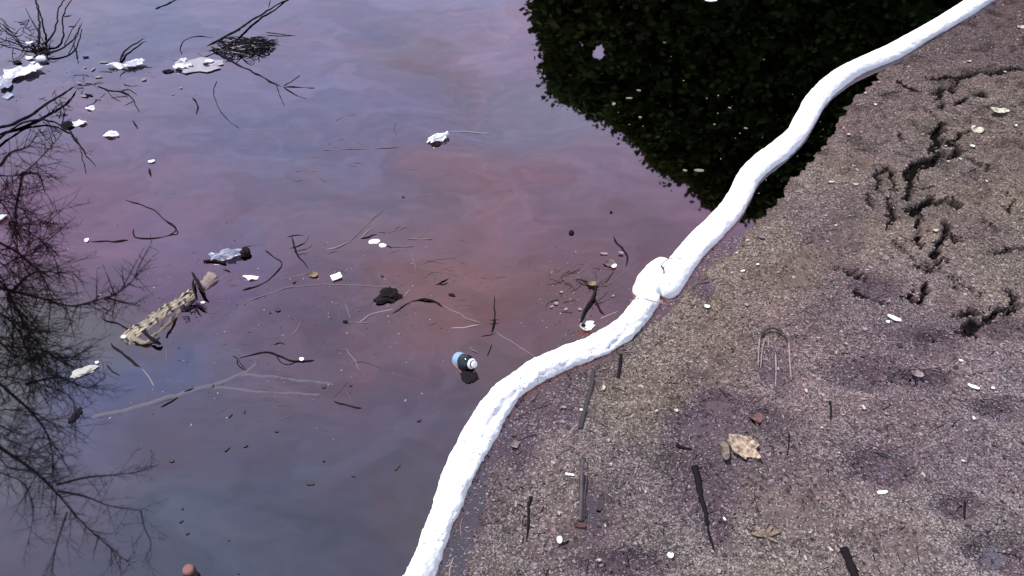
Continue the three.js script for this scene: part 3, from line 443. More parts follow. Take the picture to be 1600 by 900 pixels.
stick('thin bowed twig shaped like a hook, alone on the pink water', 2.2, 3.6, [[194, 312], [216, 319], [238, 327], [258, 344], [276, 359, .02], [266, 366], [246, 372], [230, 373], [212, 371], [208, 358]]);
stick('straight dark stick beside a white dot, left of the hook-shaped twig', 4, 5.5, [[140, 377], [168, 377], [200, 376]]);
branchThing('small spiky dark twig standing in the water above the yellow leaf', 'twig', 'twig', [['stem', 5, 2, M_.wet, [456, 370, .05], [461, 388, .02], [470, 404], [482, 420]], ['side_twig', 4, 2, M_.wet, [448, 371, .06], [458, 368, .06], [476, 369, .04]], ['side_twig', 2, 1, M_.wet, [462, 386, .02], [480, 376, .04], [484, 367, .05]], ['side_twig', 2, 1, M_.wet, [462, 392, .02], [474, 390, .02], [480, 386, .03]]]);
stick('dark boomerang-bent twig left of the yellow leaf', 3, 4, [[414, 392], [430, 404], [442, 412], [434, 424], [422, 436], [402, 446], [378, 453]]);
stick('dark arching twig in the middle of the litter, tip buried', 3, 6, [[612, 491], [628, 480], [646, 470], [666, 467, .01], [680, 472], [692, 481]]);
stick('pale peeled stick continuing left of the arching twig', 3.5, 3, [[560, 505], [580, 492], [604, 485], [618, 482]], M_.pale);
stick('thin straw with a black tip below the black leaf clump', 2.5, 3, [[538, 503], [556, 504], [580, 504]], M_.straw);
stick('long pale stick running down right from the arching twig', 4, 6, [[690, 476], [714, 488], [736, 500], [752, 506]], M_.straw);
stick('short pale and dark stick under the long pale stick', 4.5, 4, [[704, 513], [726, 512], [754, 507]], M_.pale);
branchThing('dark upright twig with tiny side shoots above the floating bottle', 'twig', 'twig', [['stem', 2, 5, M_.wet, [773, 460, .1], [772, 484, .05], [771, 504, .02], [768, 520]], ['stem', 4.5, 3, M_.wet, [768, 536], [764, 548], [761, 557]], ['side_twig', 3, 1.5, M_.wet, [764, 500, .02], [772, 500, .02], [780, 499, .02]], ['side_twig', 2.5, 1, M_.wet, [752, 526], [764, 523], [774, 521]]]);
stick('pale pink stick pointing at the boom, right of the upright twig', 5, 3, [[774, 519], [792, 530], [812, 542], [838, 558]], M_.straw);
branchThing('dark knotted twig with a loop on the blue water, left of centre', 'twig', 'twig', [['stem', 3, 4, M_.wet, [372, 560], [390, 555], [412, 551], [432, 553], [452, 562], [470, 565], [492, 563]], ['side_twig', 3, 2, M_.wet, [432, 554], [438, 566], [448, 569], [462, 566]], ['side_twig', 3, 2, M_.wet, [428, 538], [438, 535], [446, 539]], ['side_twig', 2, 1.4, M_.wet, [372, 560], [378, 570], [386, 580]]]);
stick('short dark stick at the right end of the long pale streak', 3.5, 4.5, [[520, 626], [538, 632], [552, 636], [566, 638]]);
stick('faint thin twig leading to the short dark stick', 1.6, 2.2, [[542, 598], [530, 612], [520, 622]], M_.brown);
stick('dark half-sunk twig at the middle of the long pale streak', 5, 3, [[304, 605], [286, 616], [268, 628], [250, 636]]);
{
  const mt = std(0.095, 0.085, 0.115, 0.9), c = G(330, 606), t = thing('bleached_branch', 'long pale forked branch lying just under the surface across the blue water', 'branch', c);
  for (const [w0, w1, ...pts] of [[10, 13, [146, 653], [200, 642], [250, 628], [300, 614], [336, 604]], [11, 8, [336, 604], [360, 594], [386, 582], [404, 570]], [9, 6, [374, 588], [420, 590], [470, 596], [524, 602]], [8, 5, [336, 606], [390, 612], [446, 616], [500, 619]]]) { const m = pxm(pts[0][0], pts[0][1]) / 2, r = Math.max(w0, w1) * m; part('stem', rel(taper(natural(pts, r * 0.35, -r * 0.6), w0 * m, w1 * m, 8, 0.02, 0.25), c), mt, t); }
}
stick('pale bleached stem slanting below the boomerang-bent twig', 2.6, 3.2, [[380, 474], [412, 462], [450, 450], [500, 445]], M_.straw, 'pale_stem', 'reed');  // pale lines on the water, drawn as thin stems
stick('faint pale stem below the yellow leaf, nearly level', 2, 2, [[500, 444], [560, 446], [620, 450]], std(0.18, 0.14, 0.16, 0.7), 'pale_stem', 'reed');
branchThing('pale and dark criss-cross of straws beside two white chips', 'straw_bundle', 'straw', [['straw', 3, 3, M_.pale, [510, 390], [528, 386], [546, 378]], ['straw', 4, 2, M_.wet, [562, 373], [575, 370], [590, 366]], ['straw', 3, 2, M_.pale, [562, 373], [572, 364], [582, 356]], ['straw', 2, 1.5, M_.straw, [545, 380], [566, 358], [600, 326]], ['straw', 3, 2.4, M_.straw, [612, 386], [630, 386], [646, 385]], ['straw', 5, 4, M_.straw, [638, 373], [656, 373], [676, 374]], ['straw', 2, 2, M_.straw, [604, 362], [620, 360], [636, 354]], ['straw', 3, 2, M_.wet, [600, 382], [608, 386], [614, 388]], ['straw', 2, 1.5, M_.straw, [642, 394], [646, 408], [650, 424]]]);
stick('thin dark twig on the dim water left of the bottle', 2, 3.2, [[596, 576], [580, 569], [566, 565], [552, 566]], M_.brown);
stick('pale grey straw upright beside the thin dark twig', 3, 2.4, [[540, 545], [552, 560], [562, 580]], std(0.17, 0.13, 0.15, 0.8));
stick('dark bent stick in the shallow water left of the boom knot', 4.5, 6, [[958, 369], [964, 380], [974, 390], [980, 402], [979, 417]]);
branchThing('dark forked stick ending beside the white tuft by the boom', 'fallen_branch', 'branch', [['stem', 6, 8, M_.wet, [932, 446, .01], [928, 460, .02], [918, 478, .02], [911, 492, .01], [906, 506]], ['side_twig', 5, 6, M_.wet, [930, 462, .02], [934, 476], [940, 488], [946, 492]], ['side_twig', 4, 2, M_.wet, [928, 446, .01], [912, 438, .02], [898, 436]], ['side_twig', 3, 2, M_.brown, [930, 448, .01], [944, 438, .02], [960, 424]]], fuzz(22, [866, 420, 950, 500], 26, 1.8, M_.brown, 0.008));
stick('thin white straw lying against the boom below the forked stick', 3.4, 2, [[938, 498], [952, 492], [966, 486]], M_.pale, 'straw', 'straw');
stick('faint grass stem arching left of the boom knot', 1.6, 1.6, [[930, 448], [956, 440], [974, 426], [984, 412]], M_.straw);
branchThing('small winged dark seed twig above the long pale stick', 'twig', 'twig', [['stem', 4, 3, M_.wet, [680, 445], [690, 441], [702, 434]], ['side_twig', 3, 2, M_.wet, [684, 444], [694, 444], [701, 440]]]);
stick('thin pale level stem on the lavender water left of the white wrapper', 2.4, 2, [[506, 235], [545, 233], [590, 232], [634, 229]], M_.straw, 'pale_stem', 'reed');  // another pale surface line given as a stem
stick('thin pale stem beside the folded white wrapper', 2.6, 3, [[692, 206], [716, 205], [740, 207], [766, 209]], M_.pale, 'pale_stem', 'reed');
stick('short hair-thin curved twig above the pale level stem', 2, 1.4, [[618, 192], [616, 202], [620, 213]], M_.brown);
stick('black stub of twig below the winged seed twig', 4, 3, [[700, 461], [706, 463], [712, 463]]);
branchThing('twiggy spray just left of the floating log', 'twig', 'twig', [['stem', 4, 2, M_.wet, [206, 517], [184, 506], [166, 500], [154, 493]], ['side_twig', 2, 1, M_.wet, [166, 500], [156, 486], [152, 480]]]);
stick('black stick crossing below the pale end of the log', 5, 7, [[172, 536], [188, 550], [204, 562], [220, 574]]);
stick('pale straws hanging under the log, the left one', 2.2, 2.2, [[262, 540], [260, 552], [260, 566]], M_.straw, 'straw', 'straw');
stick('long thin pale straw below the log on the blue patch', 2, 3, [[222, 576], [232, 590], [240, 604]], M_.pale, 'straw', 'straw');
stick('black twig sprig between the log and the blue patch', 5, 3, [[166, 570], [176, 580], [188, 588]]);
stick('dark crooked twig level with the white foam scrap', 3, 2.4, [[362, 556], [370, 559], [372, 572], [384, 579]], M_.wet);
stick('pale straw tangled with the black leaf clump', 3, 2, [[540, 474], [543, 486], [548, 498]], M_.straw, 'straw', 'straw');
stick('small pale straw above the dark arching twig', 3.5, 2.5, [[632, 462], [638, 456], [642, 452]], M_.pale, 'straw', 'straw');
stick('short pale straw between the upright twig and the bottle', 6, 4, [[735, 543], [740, 547], [746, 552]], M_.straw, 'straw', 'straw');
stick('pale hooked straw on the dim water below the boomerang-bent twig', 2, 3, [[470, 502], [464, 516], [456, 524], [450, 526]], M_.straw, 'straw', 'straw');
stick('dim curved straw left of the pale level stem', 2, 2, [[460, 250], [478, 262], [496, 274], [510, 284]], M_.straw, 'straw', 'straw');

// ---------------------------------------------------------------- floating log
{
  const c = G(262, 480), t = thing('floating_log', 'pale splintered piece of log with loose bark floating at the left', 'log', c); t.position.y = -0.016;
  const logMat = (() => {
    const S = 256, d = new Uint8Array(S * S * 4), b = new Uint8Array(S * S * 4);
    for (let j = 0; j < S; j++) for (let i = 0; i < S; i++) { const f = fbm(i / S * 3, j / S * 34, 2, 4), g = fbm(i / S * 6, j / S * 9, 8, 3), dark = sm(0.1, 0.26, fbm(i / S * 5, j / S * 12, 14, 3)); const v = (0.85 + 0.7 * f + 0.25 * g) * (1 - 0.8 * dark); d.set([Math.max(20, Math.min(255, 186 * v)), Math.max(16, Math.min(255, 170 * v)), Math.max(14, Math.min(255, 150 * v)), 255], (j * S + i) * 4); const h = 128 + 240 * f; b.set([h, h, h, 255].map((q) => Math.max(0, Math.min(255, q))), (j * S + i) * 4); }
    const mk = (q, s) => { const x = new THREE.DataTexture(q, S, S); x.wrapS = x.wrapT = THREE.RepeatWrapping; x.magFilter = THREE.LinearFilter; if (s) x.colorSpace = THREE.SRGBColorSpace; x.needsUpdate = true; return x; };
    return new THREE.MeshStandardMaterial({ map: mk(d, true), bumpMap: mk(b), bumpScale: 0.012, roughness: 0.85 });
  })();
  const body = (pts, r0, r1, flat) => { const g = taper(PX(pts), r0, r1, 16, 0.012, 0.3), p = g.attributes.position; for (let i = 0; i < p.count; i++) { const x = p.getX(i), y = p.getY(i), z = p.getZ(i); p.setXYZ(i, x + 0.012 * noise(x * 17, y * 50, z * 17), y * flat + 0.014 * noise(x * 22, 3, z * 22), z + 0.012 * noise(x * 17, y * 50 + 9, z * 17)); } g.computeVertexNormals(); return rel(g, c); };
  part('trunk_piece', body([[192, 533], [216, 516], [246, 494], [274, 475], [302, 455]], 0.07, 0.05, 0.6), logMat, t);
  part('bark_strip', body([[232, 528, .01], [256, 508, .02], [280, 484, .02], [304, 462, .01]], 0.015, 0.012, 0.8), leafy(0.3, 0.24, 0.19), t);
  part('bark_strip', body([[204, 524, .03], [222, 532, .04], [242, 530, .02]], 0.016, 0.01, 1), leafy(0.4, 0.35, 0.27), t);
  part('log_end', body([[311, 448, .01], [322, 438, .01], [333, 427, .01]], 0.05, 0.046, 0.6), leafy(0.42, 0.34, 0.33), t);
  part('splinter', body([[316, 454, .01], [336, 438, .02], [356, 426, .01]], 0.012, 0.006, 1), std(0.16, 0.1, 0.09), t);
  part('splinter', body([[222, 516, .08], [240, 530, .06], [250, 536, .03]], 0.013, 0.01, 1), M_.wet, t);
  part('splinter', body([[266, 478, .085], [258, 492, .085], [250, 508, .08]], 0.008, 0.006, 1), M_.brown, t);
  part('splinter', body([[240, 537, .0], [262, 517, .0], [294, 480, .0]], 0.010, 0.009, 1), M_.wet, t);  // dark strip standing in for the shaded underside of the log
}
{
  const t = branchThing('cluster of black crossed sticks lodged against the upper end of the log', 'stick_cluster', 'sticks', [['stick', 7, 8, M_.wet, [299, 424, .06], [309, 442, .08], [322, 461, .04]], ['stick', 6, 5, M_.wet, [302, 436, .02], [302, 450, .03], [306, 464, .02]], ['stick', 6, 4, M_.wet, [282, 466, .05], [292, 458, .07], [300, 458, .05]], ['stick', 6, 4, M_.wet, [304, 472, .02], [314, 480, .02], [324, 486, .01]], ['stick', 5, 3, M_.wet, [306, 478, .01], [310, 488, .01], [314, 495, 0]], ['stick', 6, 5, M_.wet, [288, 486, .01], [296, 476, .02], [308, 464, .03]]], fuzz(14, [280, 470, 318, 500], 14, 3, M_.wet, 0.03));
}

// ---------------------------------------------------------------- litter on the water
const marks = [[1210, 560, 'the reed loop'], [1155, 702, 'the large tan leaf'], [1195, 840, 'the star-lobed leaf'], [1098, 790, 'the club-headed root'], [908, 768, 'the twin-ridged stick'], [1328, 880, 'the thick black stick'], [1062, 455, 'the boom knot'], [1560, 175, 'the long cream leaf'], [1525, 205, 'the rounded cream leaf'], [1396, 499, 'the slanting white slip'], [735, 575, 'the floating bottle'], [262, 480, 'the floating log'], [893, 364, 'the lone round seed'], [300, 890, 'the stake stub'], [336, 603, 'the long pale streak'], [1047, 869, 'the round disc-like petal'], [826, 810, 'the thin black waterline stick'], [1507, 805, 'the lower right short stick'], [1432, 586, 'the pinkish pale leaf'], [1377, 771, 'the level grain-shaped petal'], [1530, 485, 'the right edge gully'], [1450, 250, 'the broad black gully'], [203, 104, 'the white crumpled wrapper'], [306, 104, 'the grey plastic sheet'], [142, 170, 'the ring-shaped scrap'], [937, 80, 'the mirrored tree gap'], [1170, 352, 'the boom-side muddy corner'], [610, 462, 'the black leaf clump'], [920, 470, 'the forked stick'], [552, 637, 'the short dark stick'], [918, 625, 'the boom-side dark root']], said = new Set();
function where(what, x, y) {
  const near = marks.map(([a, b, n]) => [Math.hypot(x - a, y - b), x - a, y - b, n]).sort((a, b) => a[0] - b[0]);
  for (const [d, dx, dy, n] of near.slice(0, 6)) {
    const h = dx > 0 ? 'right' : 'left', v = dy > 0 ? 'below' : 'above', far = d < 32 ? 'just' : d < 85 ? 'slightly' : 'well', dir = Math.abs(dx) > 2.2 * Math.abs(dy) ? `${h} of` : Math.abs(dy) > 2.2 * Math.abs(dx) ? v : `${v} and ${h} of`, l = `${what} ${far} ${dir} ${n}`;
    if (!said.has(l)) { said.add(l); return l; }
  }
  return `${what} ${Math.round(x) % 2 ? 'near' : 'beside'} ${near[0][3]}`;
}
const shapeWord = (w, h) => w > 1.9 * h ? 'level' : h > 1.5 * w ? 'upright' : w * h > 80 ? 'broad' : 'tiny';
function flakeAt(label, x, y, wpx, hpx, rot, mat, { name = 'litter_scrap', cat = 'scrap', curl = 0.25, group, pointy = 0.4, jag = 0.12, lift = 0.004, n = 14, ground = false } = {}) {
  const m = pxm(x, y), inc = Math.sin(Math.atan2(-ray(x, y)[1], Math.hypot(ray(x, y)[0], ray(x, y)[2]))), sc = ground ? (Math.max(wpx, hpx) < 17 ? 0.66 : 0.84) : 0.86, w = wpx * m * sc, h = hpx * m * sc / (0.35 + 0.65 * inc), p = ground ? M(x, y) : G(x, y); p.y += lift;
  const o = single(name, flake(w, h, Math.min(w, h) * curl, 0.003, n, pointy, jag), mat, label, cat, p, group); o.rotation.set(gauss() * 0.1, -rot, gauss() * 0.1); return o;
}
function lumpAt(label, x, y, wpx, hpx, rot, mat, { name = 'litter_lump', cat = 'litter', flat = 0.4, det = 6, amp = 0.35, group, sink = 0.35 } = {}) {
  const m = pxm(x, y), w = wpx * m, d = hpx * m * 1.15, h = Math.min(w, d) * flat, p = G(x, y); p.y = h * (0.5 - sink);
  const thin = mat === bagMat && amp >= 0.35, o = single(name, thin ? sheet(w * 1.3, d * 1.3, h * 0.8) : crumple(w, h, d, det, amp), mat, label, cat, p, group); if (thin) o.position.y = 0.006; o.rotation.y = -rot; return o;
}
const bagMat = std(0.86, 0.86, 0.88, 0.45), foam = std(0.85, 0.85, 0.85, 0.8);
{
  const c = G(30, 118), t = thing('plastic_bag', 'crumpled white plastic bag floating at the left edge, trailing a grey tail', 'plastic bag', c), m = pxm(30, 118);
  const a = part('bag_body', sheet(50 * m, 36 * m, 0.022), bagMat, t); a.position.set(-4 * m, 0.02, -3 * m); a.rotation.y = 0.35;
  const b = part('bag_body', sheet(46 * m, 30 * m, 0.024), bagMat, t); b.position.set(14 * m, 0.025, -8 * m); b.rotation.y = 0.7;
  const d = part('bag_tail', sheet(24 * m, 50 * m, 0.02), std(0.55, 0.54, 0.6, 0.5), t); d.position.set(-11 * m, 0.015, 20 * m); d.rotation.y = 0.25;
}
flakeAt('small white rectangular card below the plastic bag tail', 13, 151, 17, 11, 0.45, bagMat, { n: 8, pointy: 0, curl: 0.1, jag: 0.06 });
lumpAt('round white foam ball at the root of the top left branch', 66, 94, 15, 9, 0, foam, { name: 'foam_ball', cat: 'foam', flat: 0.8, amp: 0.1, sink: 0.15 });
flakeAt('white leaf-shaped scrap left of the foam ball', 47, 92, 15, 7, 0.1, bagMat, { curl: 0.5 });
flakeAt('small white scrap caught high in the top left branch', 49, 73, 13, 6, -0.3, bagMat, { curl: 0.5, lift: 0.04 });
flakeAt('tiny white scrap under the foam ball', 52, 99, 9, 5, 0, bagMat);
flakeAt('black sodden leaf left of the foam ball', 27, 98, 16, 8, 0.1, M_.wet, { name: 'dead_leaf', cat: 'leaf' });
flakeAt('painted shadow under the foam ball', 70, 99, 16, 6, -0.2, M_.wet, { name: 'dead_leaf', cat: 'leaf', lift: 0.001 });  // black flake painting the shadow below the foam ball
{
  const c = G(203, 104), t = thing('paper_wrapper', 'white crumpled wrapper with a dark strip under it, top left of the water', 'wrapper', c), m = pxm(203, 104);
  const a = part('wrapper_body', sheet(34 * m, 19 * m, 0.03), bagMat, t); a.position.set(8 * m, 0.02, -3 * m); a.rotation.y = 0.5;
  const b = part('wrapper_flap', sheet(36 * m, 12 * m, 0.035), bagMat, t); b.position.set(-15 * m, 0.012, 3 * m); b.rotation.y = -0.15;
}
stick('short black strip under the white crumpled wrapper', 4, 3, [[200, 110], [218, 106], [238, 105]]);  // dark strip along the lower edge of the wrapper
{
  const c = G(306, 104), t = thing('plastic_sheet', 'grey translucent plastic sheet afloat, frothy white at its left end', 'plastic sheet', c), m = pxm(306, 104);
  const g = sheet(80 * m, 46 * m, 0.012); const s = part('sheet', g, std(0.3, 0.28, 0.33, 0.6), t); s.position.set(4 * m, 0.004, 0);
  for (const [x, y, w, h, r] of [[-22, 6, 16, 6, 0.2], [-14, 4, 14, 6, -0.5], [-25, 2, 16, 5, 0.3], [-8, 1, 10, 4, -0.3], [-22, -10, 10, 5, 0.3]]) { const f = part('froth', sheet(w * m * 1.3, h * m * 1.6, 0.025), bagMat, t); f.position.set(x * m, 0.016, y * m * 1.3); f.rotation.y = r; }
  const u = part('raised_corner', flake(14 * m, 8 * m, 0.03, 0.003, 12, 0.4), bagMat, t); u.position.set(20 * m, 0.02, -9 * m);
  const k = part('hole', flake(9 * m, 6 * m, 0.004, 0.004, 10, 0.3), M_.wet, t); k.position.set(16 * m, 0.02, -2 * m);
}
lumpAt('black lump at the left tip of the grey plastic sheet', 263, 112, 15, 6, 0, M_.wet, { name: 'dead_leaf', cat: 'leaf', flat: 0.6 });
lumpAt('white scrap beside a dark twig end, left of the lower forked branch tip', 123, 194, 20, 10, -0.25, bagMat, { flat: 0.35, name: 'paper_scrap', cat: 'scrap' });
lumpAt('black sodden lump touching the white scrap by the forked branch', 106, 196, 16, 12, 0.2, M_.wet, { name: 'dead_leaf', cat: 'leaf', flat: 0.5 });
lumpAt('white crumpled scrap with a dark underside, alone below the forked branch tip', 174, 212, 22, 10, -0.1, bagMat, { flat: 0.5, name: 'paper_scrap', cat: 'scrap' });
lumpAt('ring-shaped white scrap left of the sparse dark spray of twigs', 142, 170, 14, 8, 0, bagMat, { flat: 0.4, name: 'paper_scrap', cat: 'scrap', amp: 0.5 });
for (const [x, y, w, h, r] of [[162, 98, 16, 3, 0], [133, 106, 5, 3, 0], [146, 109, 4, 9, 0.3], [154, 121, 12, 5, -0.2], [138, 130, 14, 3, 0], [124, 131, 12, 3, 0.3], [131, 151, 12, 4, 0.3], [225, 125, 8, 7, 0.4], [283, 138, 5, 3, 0], [270, 148, 4, 2, 0]]) flakeAt(where(`${shapeWord(w, h)} pale fleck`, x, y), x, y, w, h, r, M_.pale, { group: 'pale flecks in the upper left litter', name: 'litter_fleck', cat: 'fleck' });
flakeAt('dark curled leaf above the pale flecks at the upper left', 134, 90, 11, 4, -0.2, M_.wet, { name: 'dead_leaf', cat: 'leaf' });
flakeAt('slim dark leaf beside a pale fleck, left of the ring-shaped scrap', 139, 149, 16, 4, 0.25, M_.wet, { name: 'dead_leaf', cat: 'leaf' });
flakeAt('small white square scrap above a sinking dark stick', 237, 253, 12, 7, -0.1, bagMat, { n: 9, pointy: 0.1 });
branchThing('sinking stick with a dark head below the small white square scrap', 'twig', 'twig', [['stem', 7, 5, M_.wet, [231, 264], [234, 270], [236, 276]], ['tail', 3, 2, M_.straw, [236, 278], [240, 290], [243, 304]]]);
flakeAt('round white dot at the left end of the straight dark stick', 136, 376, 8, 7, 0, bagMat, { n: 10, pointy: 0 });
{
  const c = G(686, 218), t = thing('folded_wrapper', 'folded white wrapper floating alone in mid water beside a pale stem', 'wrapper', c), m = pxm(686, 218);
  const a = part('wrapper_body', sheet(42 * m, 22 * m, 0.045), bagMat, t); a.position.y = 0.01; a.rotation.y = 0.5;
  const f = part('flap', flake(26 * m, 8 * m, 0.03, 0.003, 10, 0.6), std(0.7, 0.7, 0.76, 0.5), t); f.position.set(-1 * m, 0.034, 1 * m); f.rotation.y = 0.5;
  const k = part('wrapper_shadow', crumple(9 * m, 0.02, 8 * m, 4, 0.3), M_.wet, t); k.position.set(-2 * m, 0.005, 13 * m);  // black lump standing in for the wrapper's shadow on its near side
}
flakeAt('white rectangular tag right of the yellow leaf', 526, 434, 22, 13, -0.45, bagMat, { n: 8, pointy: 0, curl: 0.1, jag: 0.06, lift: 0.012 });
lumpAt('larger left one of two white chips among the straws', 585, 378, 17, 8, -0.15, foam, { name: 'foam_chip', cat: 'foam', flat: 0.5, amp: 0.15 });
lumpAt('smaller right one of two white chips among the straws', 598, 384, 11, 7, 0, foam, { name: 'foam_chip', cat: 'foam', flat: 0.5, amp: 0.15 });
lumpAt('slim white scrap right of the clear bag, level with the log top', 392, 435, 22, 7, 0.1, bagMat, { name: 'paper_scrap', cat: 'scrap', flat: 0.4 });
flakeAt('yellowish leaf with pale stalk left of the white tag', 490, 430, 16, 13, 0.3, leafy(0.34, 0.22, 0.14), { name: 'dead_leaf', cat: 'leaf' });
stick('pale stalk beside the yellowish leaf', 2, 3, [[436, 436], [460, 432], [484, 426]], M_.straw, 'straw', 'straw');
lumpAt('black clump of sodden leaves above the dark arching twig', 608, 463, 24, 18, -0.4, M_.wet, { name: 'dead_leaf_clump', cat: 'leaves', flat: 0.5, amp: 0.7 });
flakeAt('small black leaf left of the sodden clump', 587, 469, 9, 6, -0.4, M_.wet, { name: 'dead_leaf', cat: 'leaf' });
lumpAt('round black seed floating alone right of centre', 893, 364, 8, 8, 0, M_.wet, { name: 'seed', cat: 'seed', flat: 0.8, amp: 0.1 });
flakeAt('tiny black seed above the lone round seed', 955, 332, 5, 4, 0, M_.wet, { name: 'seed', cat: 'seed' });
flakeAt('black leaf tip at the left end of the thin straw', 540, 503, 10, 5, 0.1, M_.wet, { name: 'dead_leaf', cat: 'leaf' });
flakeAt('dark leaf right of the winged seed twig', 706, 461, 12, 5, 0.2, M_.wet, { name: 'dead_leaf', cat: 'leaf' });
flakeAt('tiny white petal on the looped dark twig', 472, 563, 9, 7, 0.4, bagMat, { name: 'petal', cat: 'petal', lift: 0.012 });
lumpAt('scrap of white foam at the foot of the left tangle, below the log', 134, 579, 24, 12, -0.4, std(0.42, 0.4, 0.37, 0.8), { name: 'foam_scrap', cat: 'foam', flat: 0.4, amp: 0.6 });
flakeAt('small white bead above the foam scrap', 152, 567, 7, 6, 0, bagMat, { name: 'foam_bead', cat: 'foam' });
flakeAt('white bead at the lower tip of the log', 196, 531, 9, 6, 0, bagMat, { name: 'foam_bead', cat: 'foam', lift: 0.03 });
flakeAt('tiny white bead between the black sticks and the log', 319, 477, 8, 4, 0, bagMat, { name: 'foam_bead', cat: 'foam', lift: 0.03 });
{
  const c = G(354, 401), t = thing('clear_bag', 'clear bluish plastic bag with dark ends, floating above the log', 'plastic bag', c), m = pxm(354, 401);
  const a = part('bag_body', sheet(56 * m, 28 * m, 0.035), new THREE.MeshPhysicalMaterial({ color: new THREE.Color().setRGB(0.5, 0.52, 0.62), roughness: 0.4, transmission: 0.5, thickness: 0, side: THREE.DoubleSide }), t); a.position.set(2 * m, 0.015, 0); a.rotation.y = 0.15;
  part('dark_end', crumple(13 * m, 0.045, 15 * m, 6, 0.4), M_.wet, t).position.set(29 * m, 0.02, -6 * m);
  part('dark_edge', rel(taper(PX([[318, 408], [334, 407], [352, 411]], 0.01), 4 * m / 2, 5 * m / 2, 6, 0.02, 0.3), c), M_.wet, t);
}
stick('small dark twig below the clear bag', 4, 3, [[347, 420], [356, 423], [362, 426]]);
flakeAt('white hollow tuft of foam touching the boom below the forked stick', 916, 513, 28, 18, -0.3, foam, { name: 'foam_scrap', cat: 'foam', curl: 0.9, jag: 0.4 });
flakeAt('black hole-like patch on the white foam tuft', 911, 514, 9, 8, 0, M_.wet, { name: 'dead_leaf', cat: 'leaf', lift: 0.035 });  // dark flake set in the hollow of the tuft
flakeAt('yellow-brown leaf caught on the forked stick', 925, 446, 15, 11, 0.2, leafy(0.36, 0.26, 0.15), { name: 'dead_leaf', cat: 'leaf', lift: 0.02 });
flakeAt('pinkish leaf right of the forked stick top', 952, 412, 22, 18, 0.4, leafy(0.2, 0.13, 0.15), { name: 'dead_leaf', cat: 'leaf', curl: 0.15 });
flakeAt('pale slip beside the dark bent stick', 970, 397, 10, 5, 0.2, M_.pale, { name: 'paper_scrap', cat: 'scrap', lift: 0.015 });
flakeAt('bright white chip below the dark bent stick', 959, 418, 11, 7, -0.6, bagMat, { name: 'paper_scrap', cat: 'scrap', lift: 0.015 });
flakeAt('pale flat scrap left of the dark bent stick', 944, 397, 14, 5, 0.05, M_.pale, { name: 'paper_scrap', cat: 'scrap' });
for (const [x, y, w, h] of [[869, 475, 8, 7], [884, 484, 8, 5], [906, 484, 7, 6], [877, 457, 6, 5], [958, 463, 5, 4], [862, 480, 8, 4]]) flakeAt(where(`${shapeWord(w, h)} pale chip afloat`, x, y), x, y, w, h, rnd() * 3, M_.pale, { group: 'pale chips by the boom', name: 'litter_fleck', cat: 'fleck' });
for (const [x, y, w, h] of [[485, 755, 16, 10], [621, 730, 16, 6], [655, 657, 9, 6], [432, 674, 8, 5], [355, 702, 13, 5], [384, 697, 9, 5], [283, 815, 8, 5], [268, 720, 10, 8], [285, 795, 5, 4], [293, 834, 8, 4], [357, 844, 5, 4], [372, 895, 9, 5], [360, 650, 10, 3], [382, 643, 8, 3], [506, 720, 6, 5], [506, 604, 9, 9], [548, 602, 6, 5], [434, 484, 12, 9], [422, 488, 6, 4], [597, 431, 7, 5], [630, 308, 5, 4], [460, 441, 8, 4], [552, 744, 8, 3]]) flakeAt(where(`${shapeWord(w, h)} dark leaf bit afloat`, x, y), x, y, w, h, rnd() * 3, std(0.035, 0.03, 0.035), { group: 'dark leaf bits on the open water', name: 'leaf_bit', cat: 'leaf', curl: 0.05 });
lumpAt('dark leafy sprig below the left tangle, above the long thin streak', 119, 650, 8, 17, 0.2, M_.wet, { name: 'dead_leaf', cat: 'leaf', flat: 0.5, amp: 0.8 });
flakeAt('pale scrap of plastic at the left edge among the mirrored twigs', 3, 343, 16, 20, 0.4, bagMat, { name: 'plastic_scrap', cat: 'scrap', curl: 0.6 });
lumpAt('small white fleck at the very top edge on the dark reflection', 1111, 1, 16, 4, 0, foam, { name: 'foam_chip', cat: 'foam', flat: 0.4 });
for (const [x, y, w, h] of [[1038, 67, 5, 2], [1140, 169, 6, 3], [1165, 201, 7, 3], [1122, 150, 3, 3], [1116, 195, 4, 3], [983, 154, 12, 4], [998, 142, 8, 4], [959, 163, 6, 7], [1000, 184, 6, 4], [1092, 267, 18, 6], [1070, 267, 8, 6]]) flakeAt(where(`${shapeWord(w, h)} floating pale leaf`, x, y), x, y, w, h, rnd() * 0.5, std(0.16, 0.17, 0.11), { group: 'pale leaves on the dark reflection', name: 'floating_leaf', cat: 'leaf', curl: 0.1 });

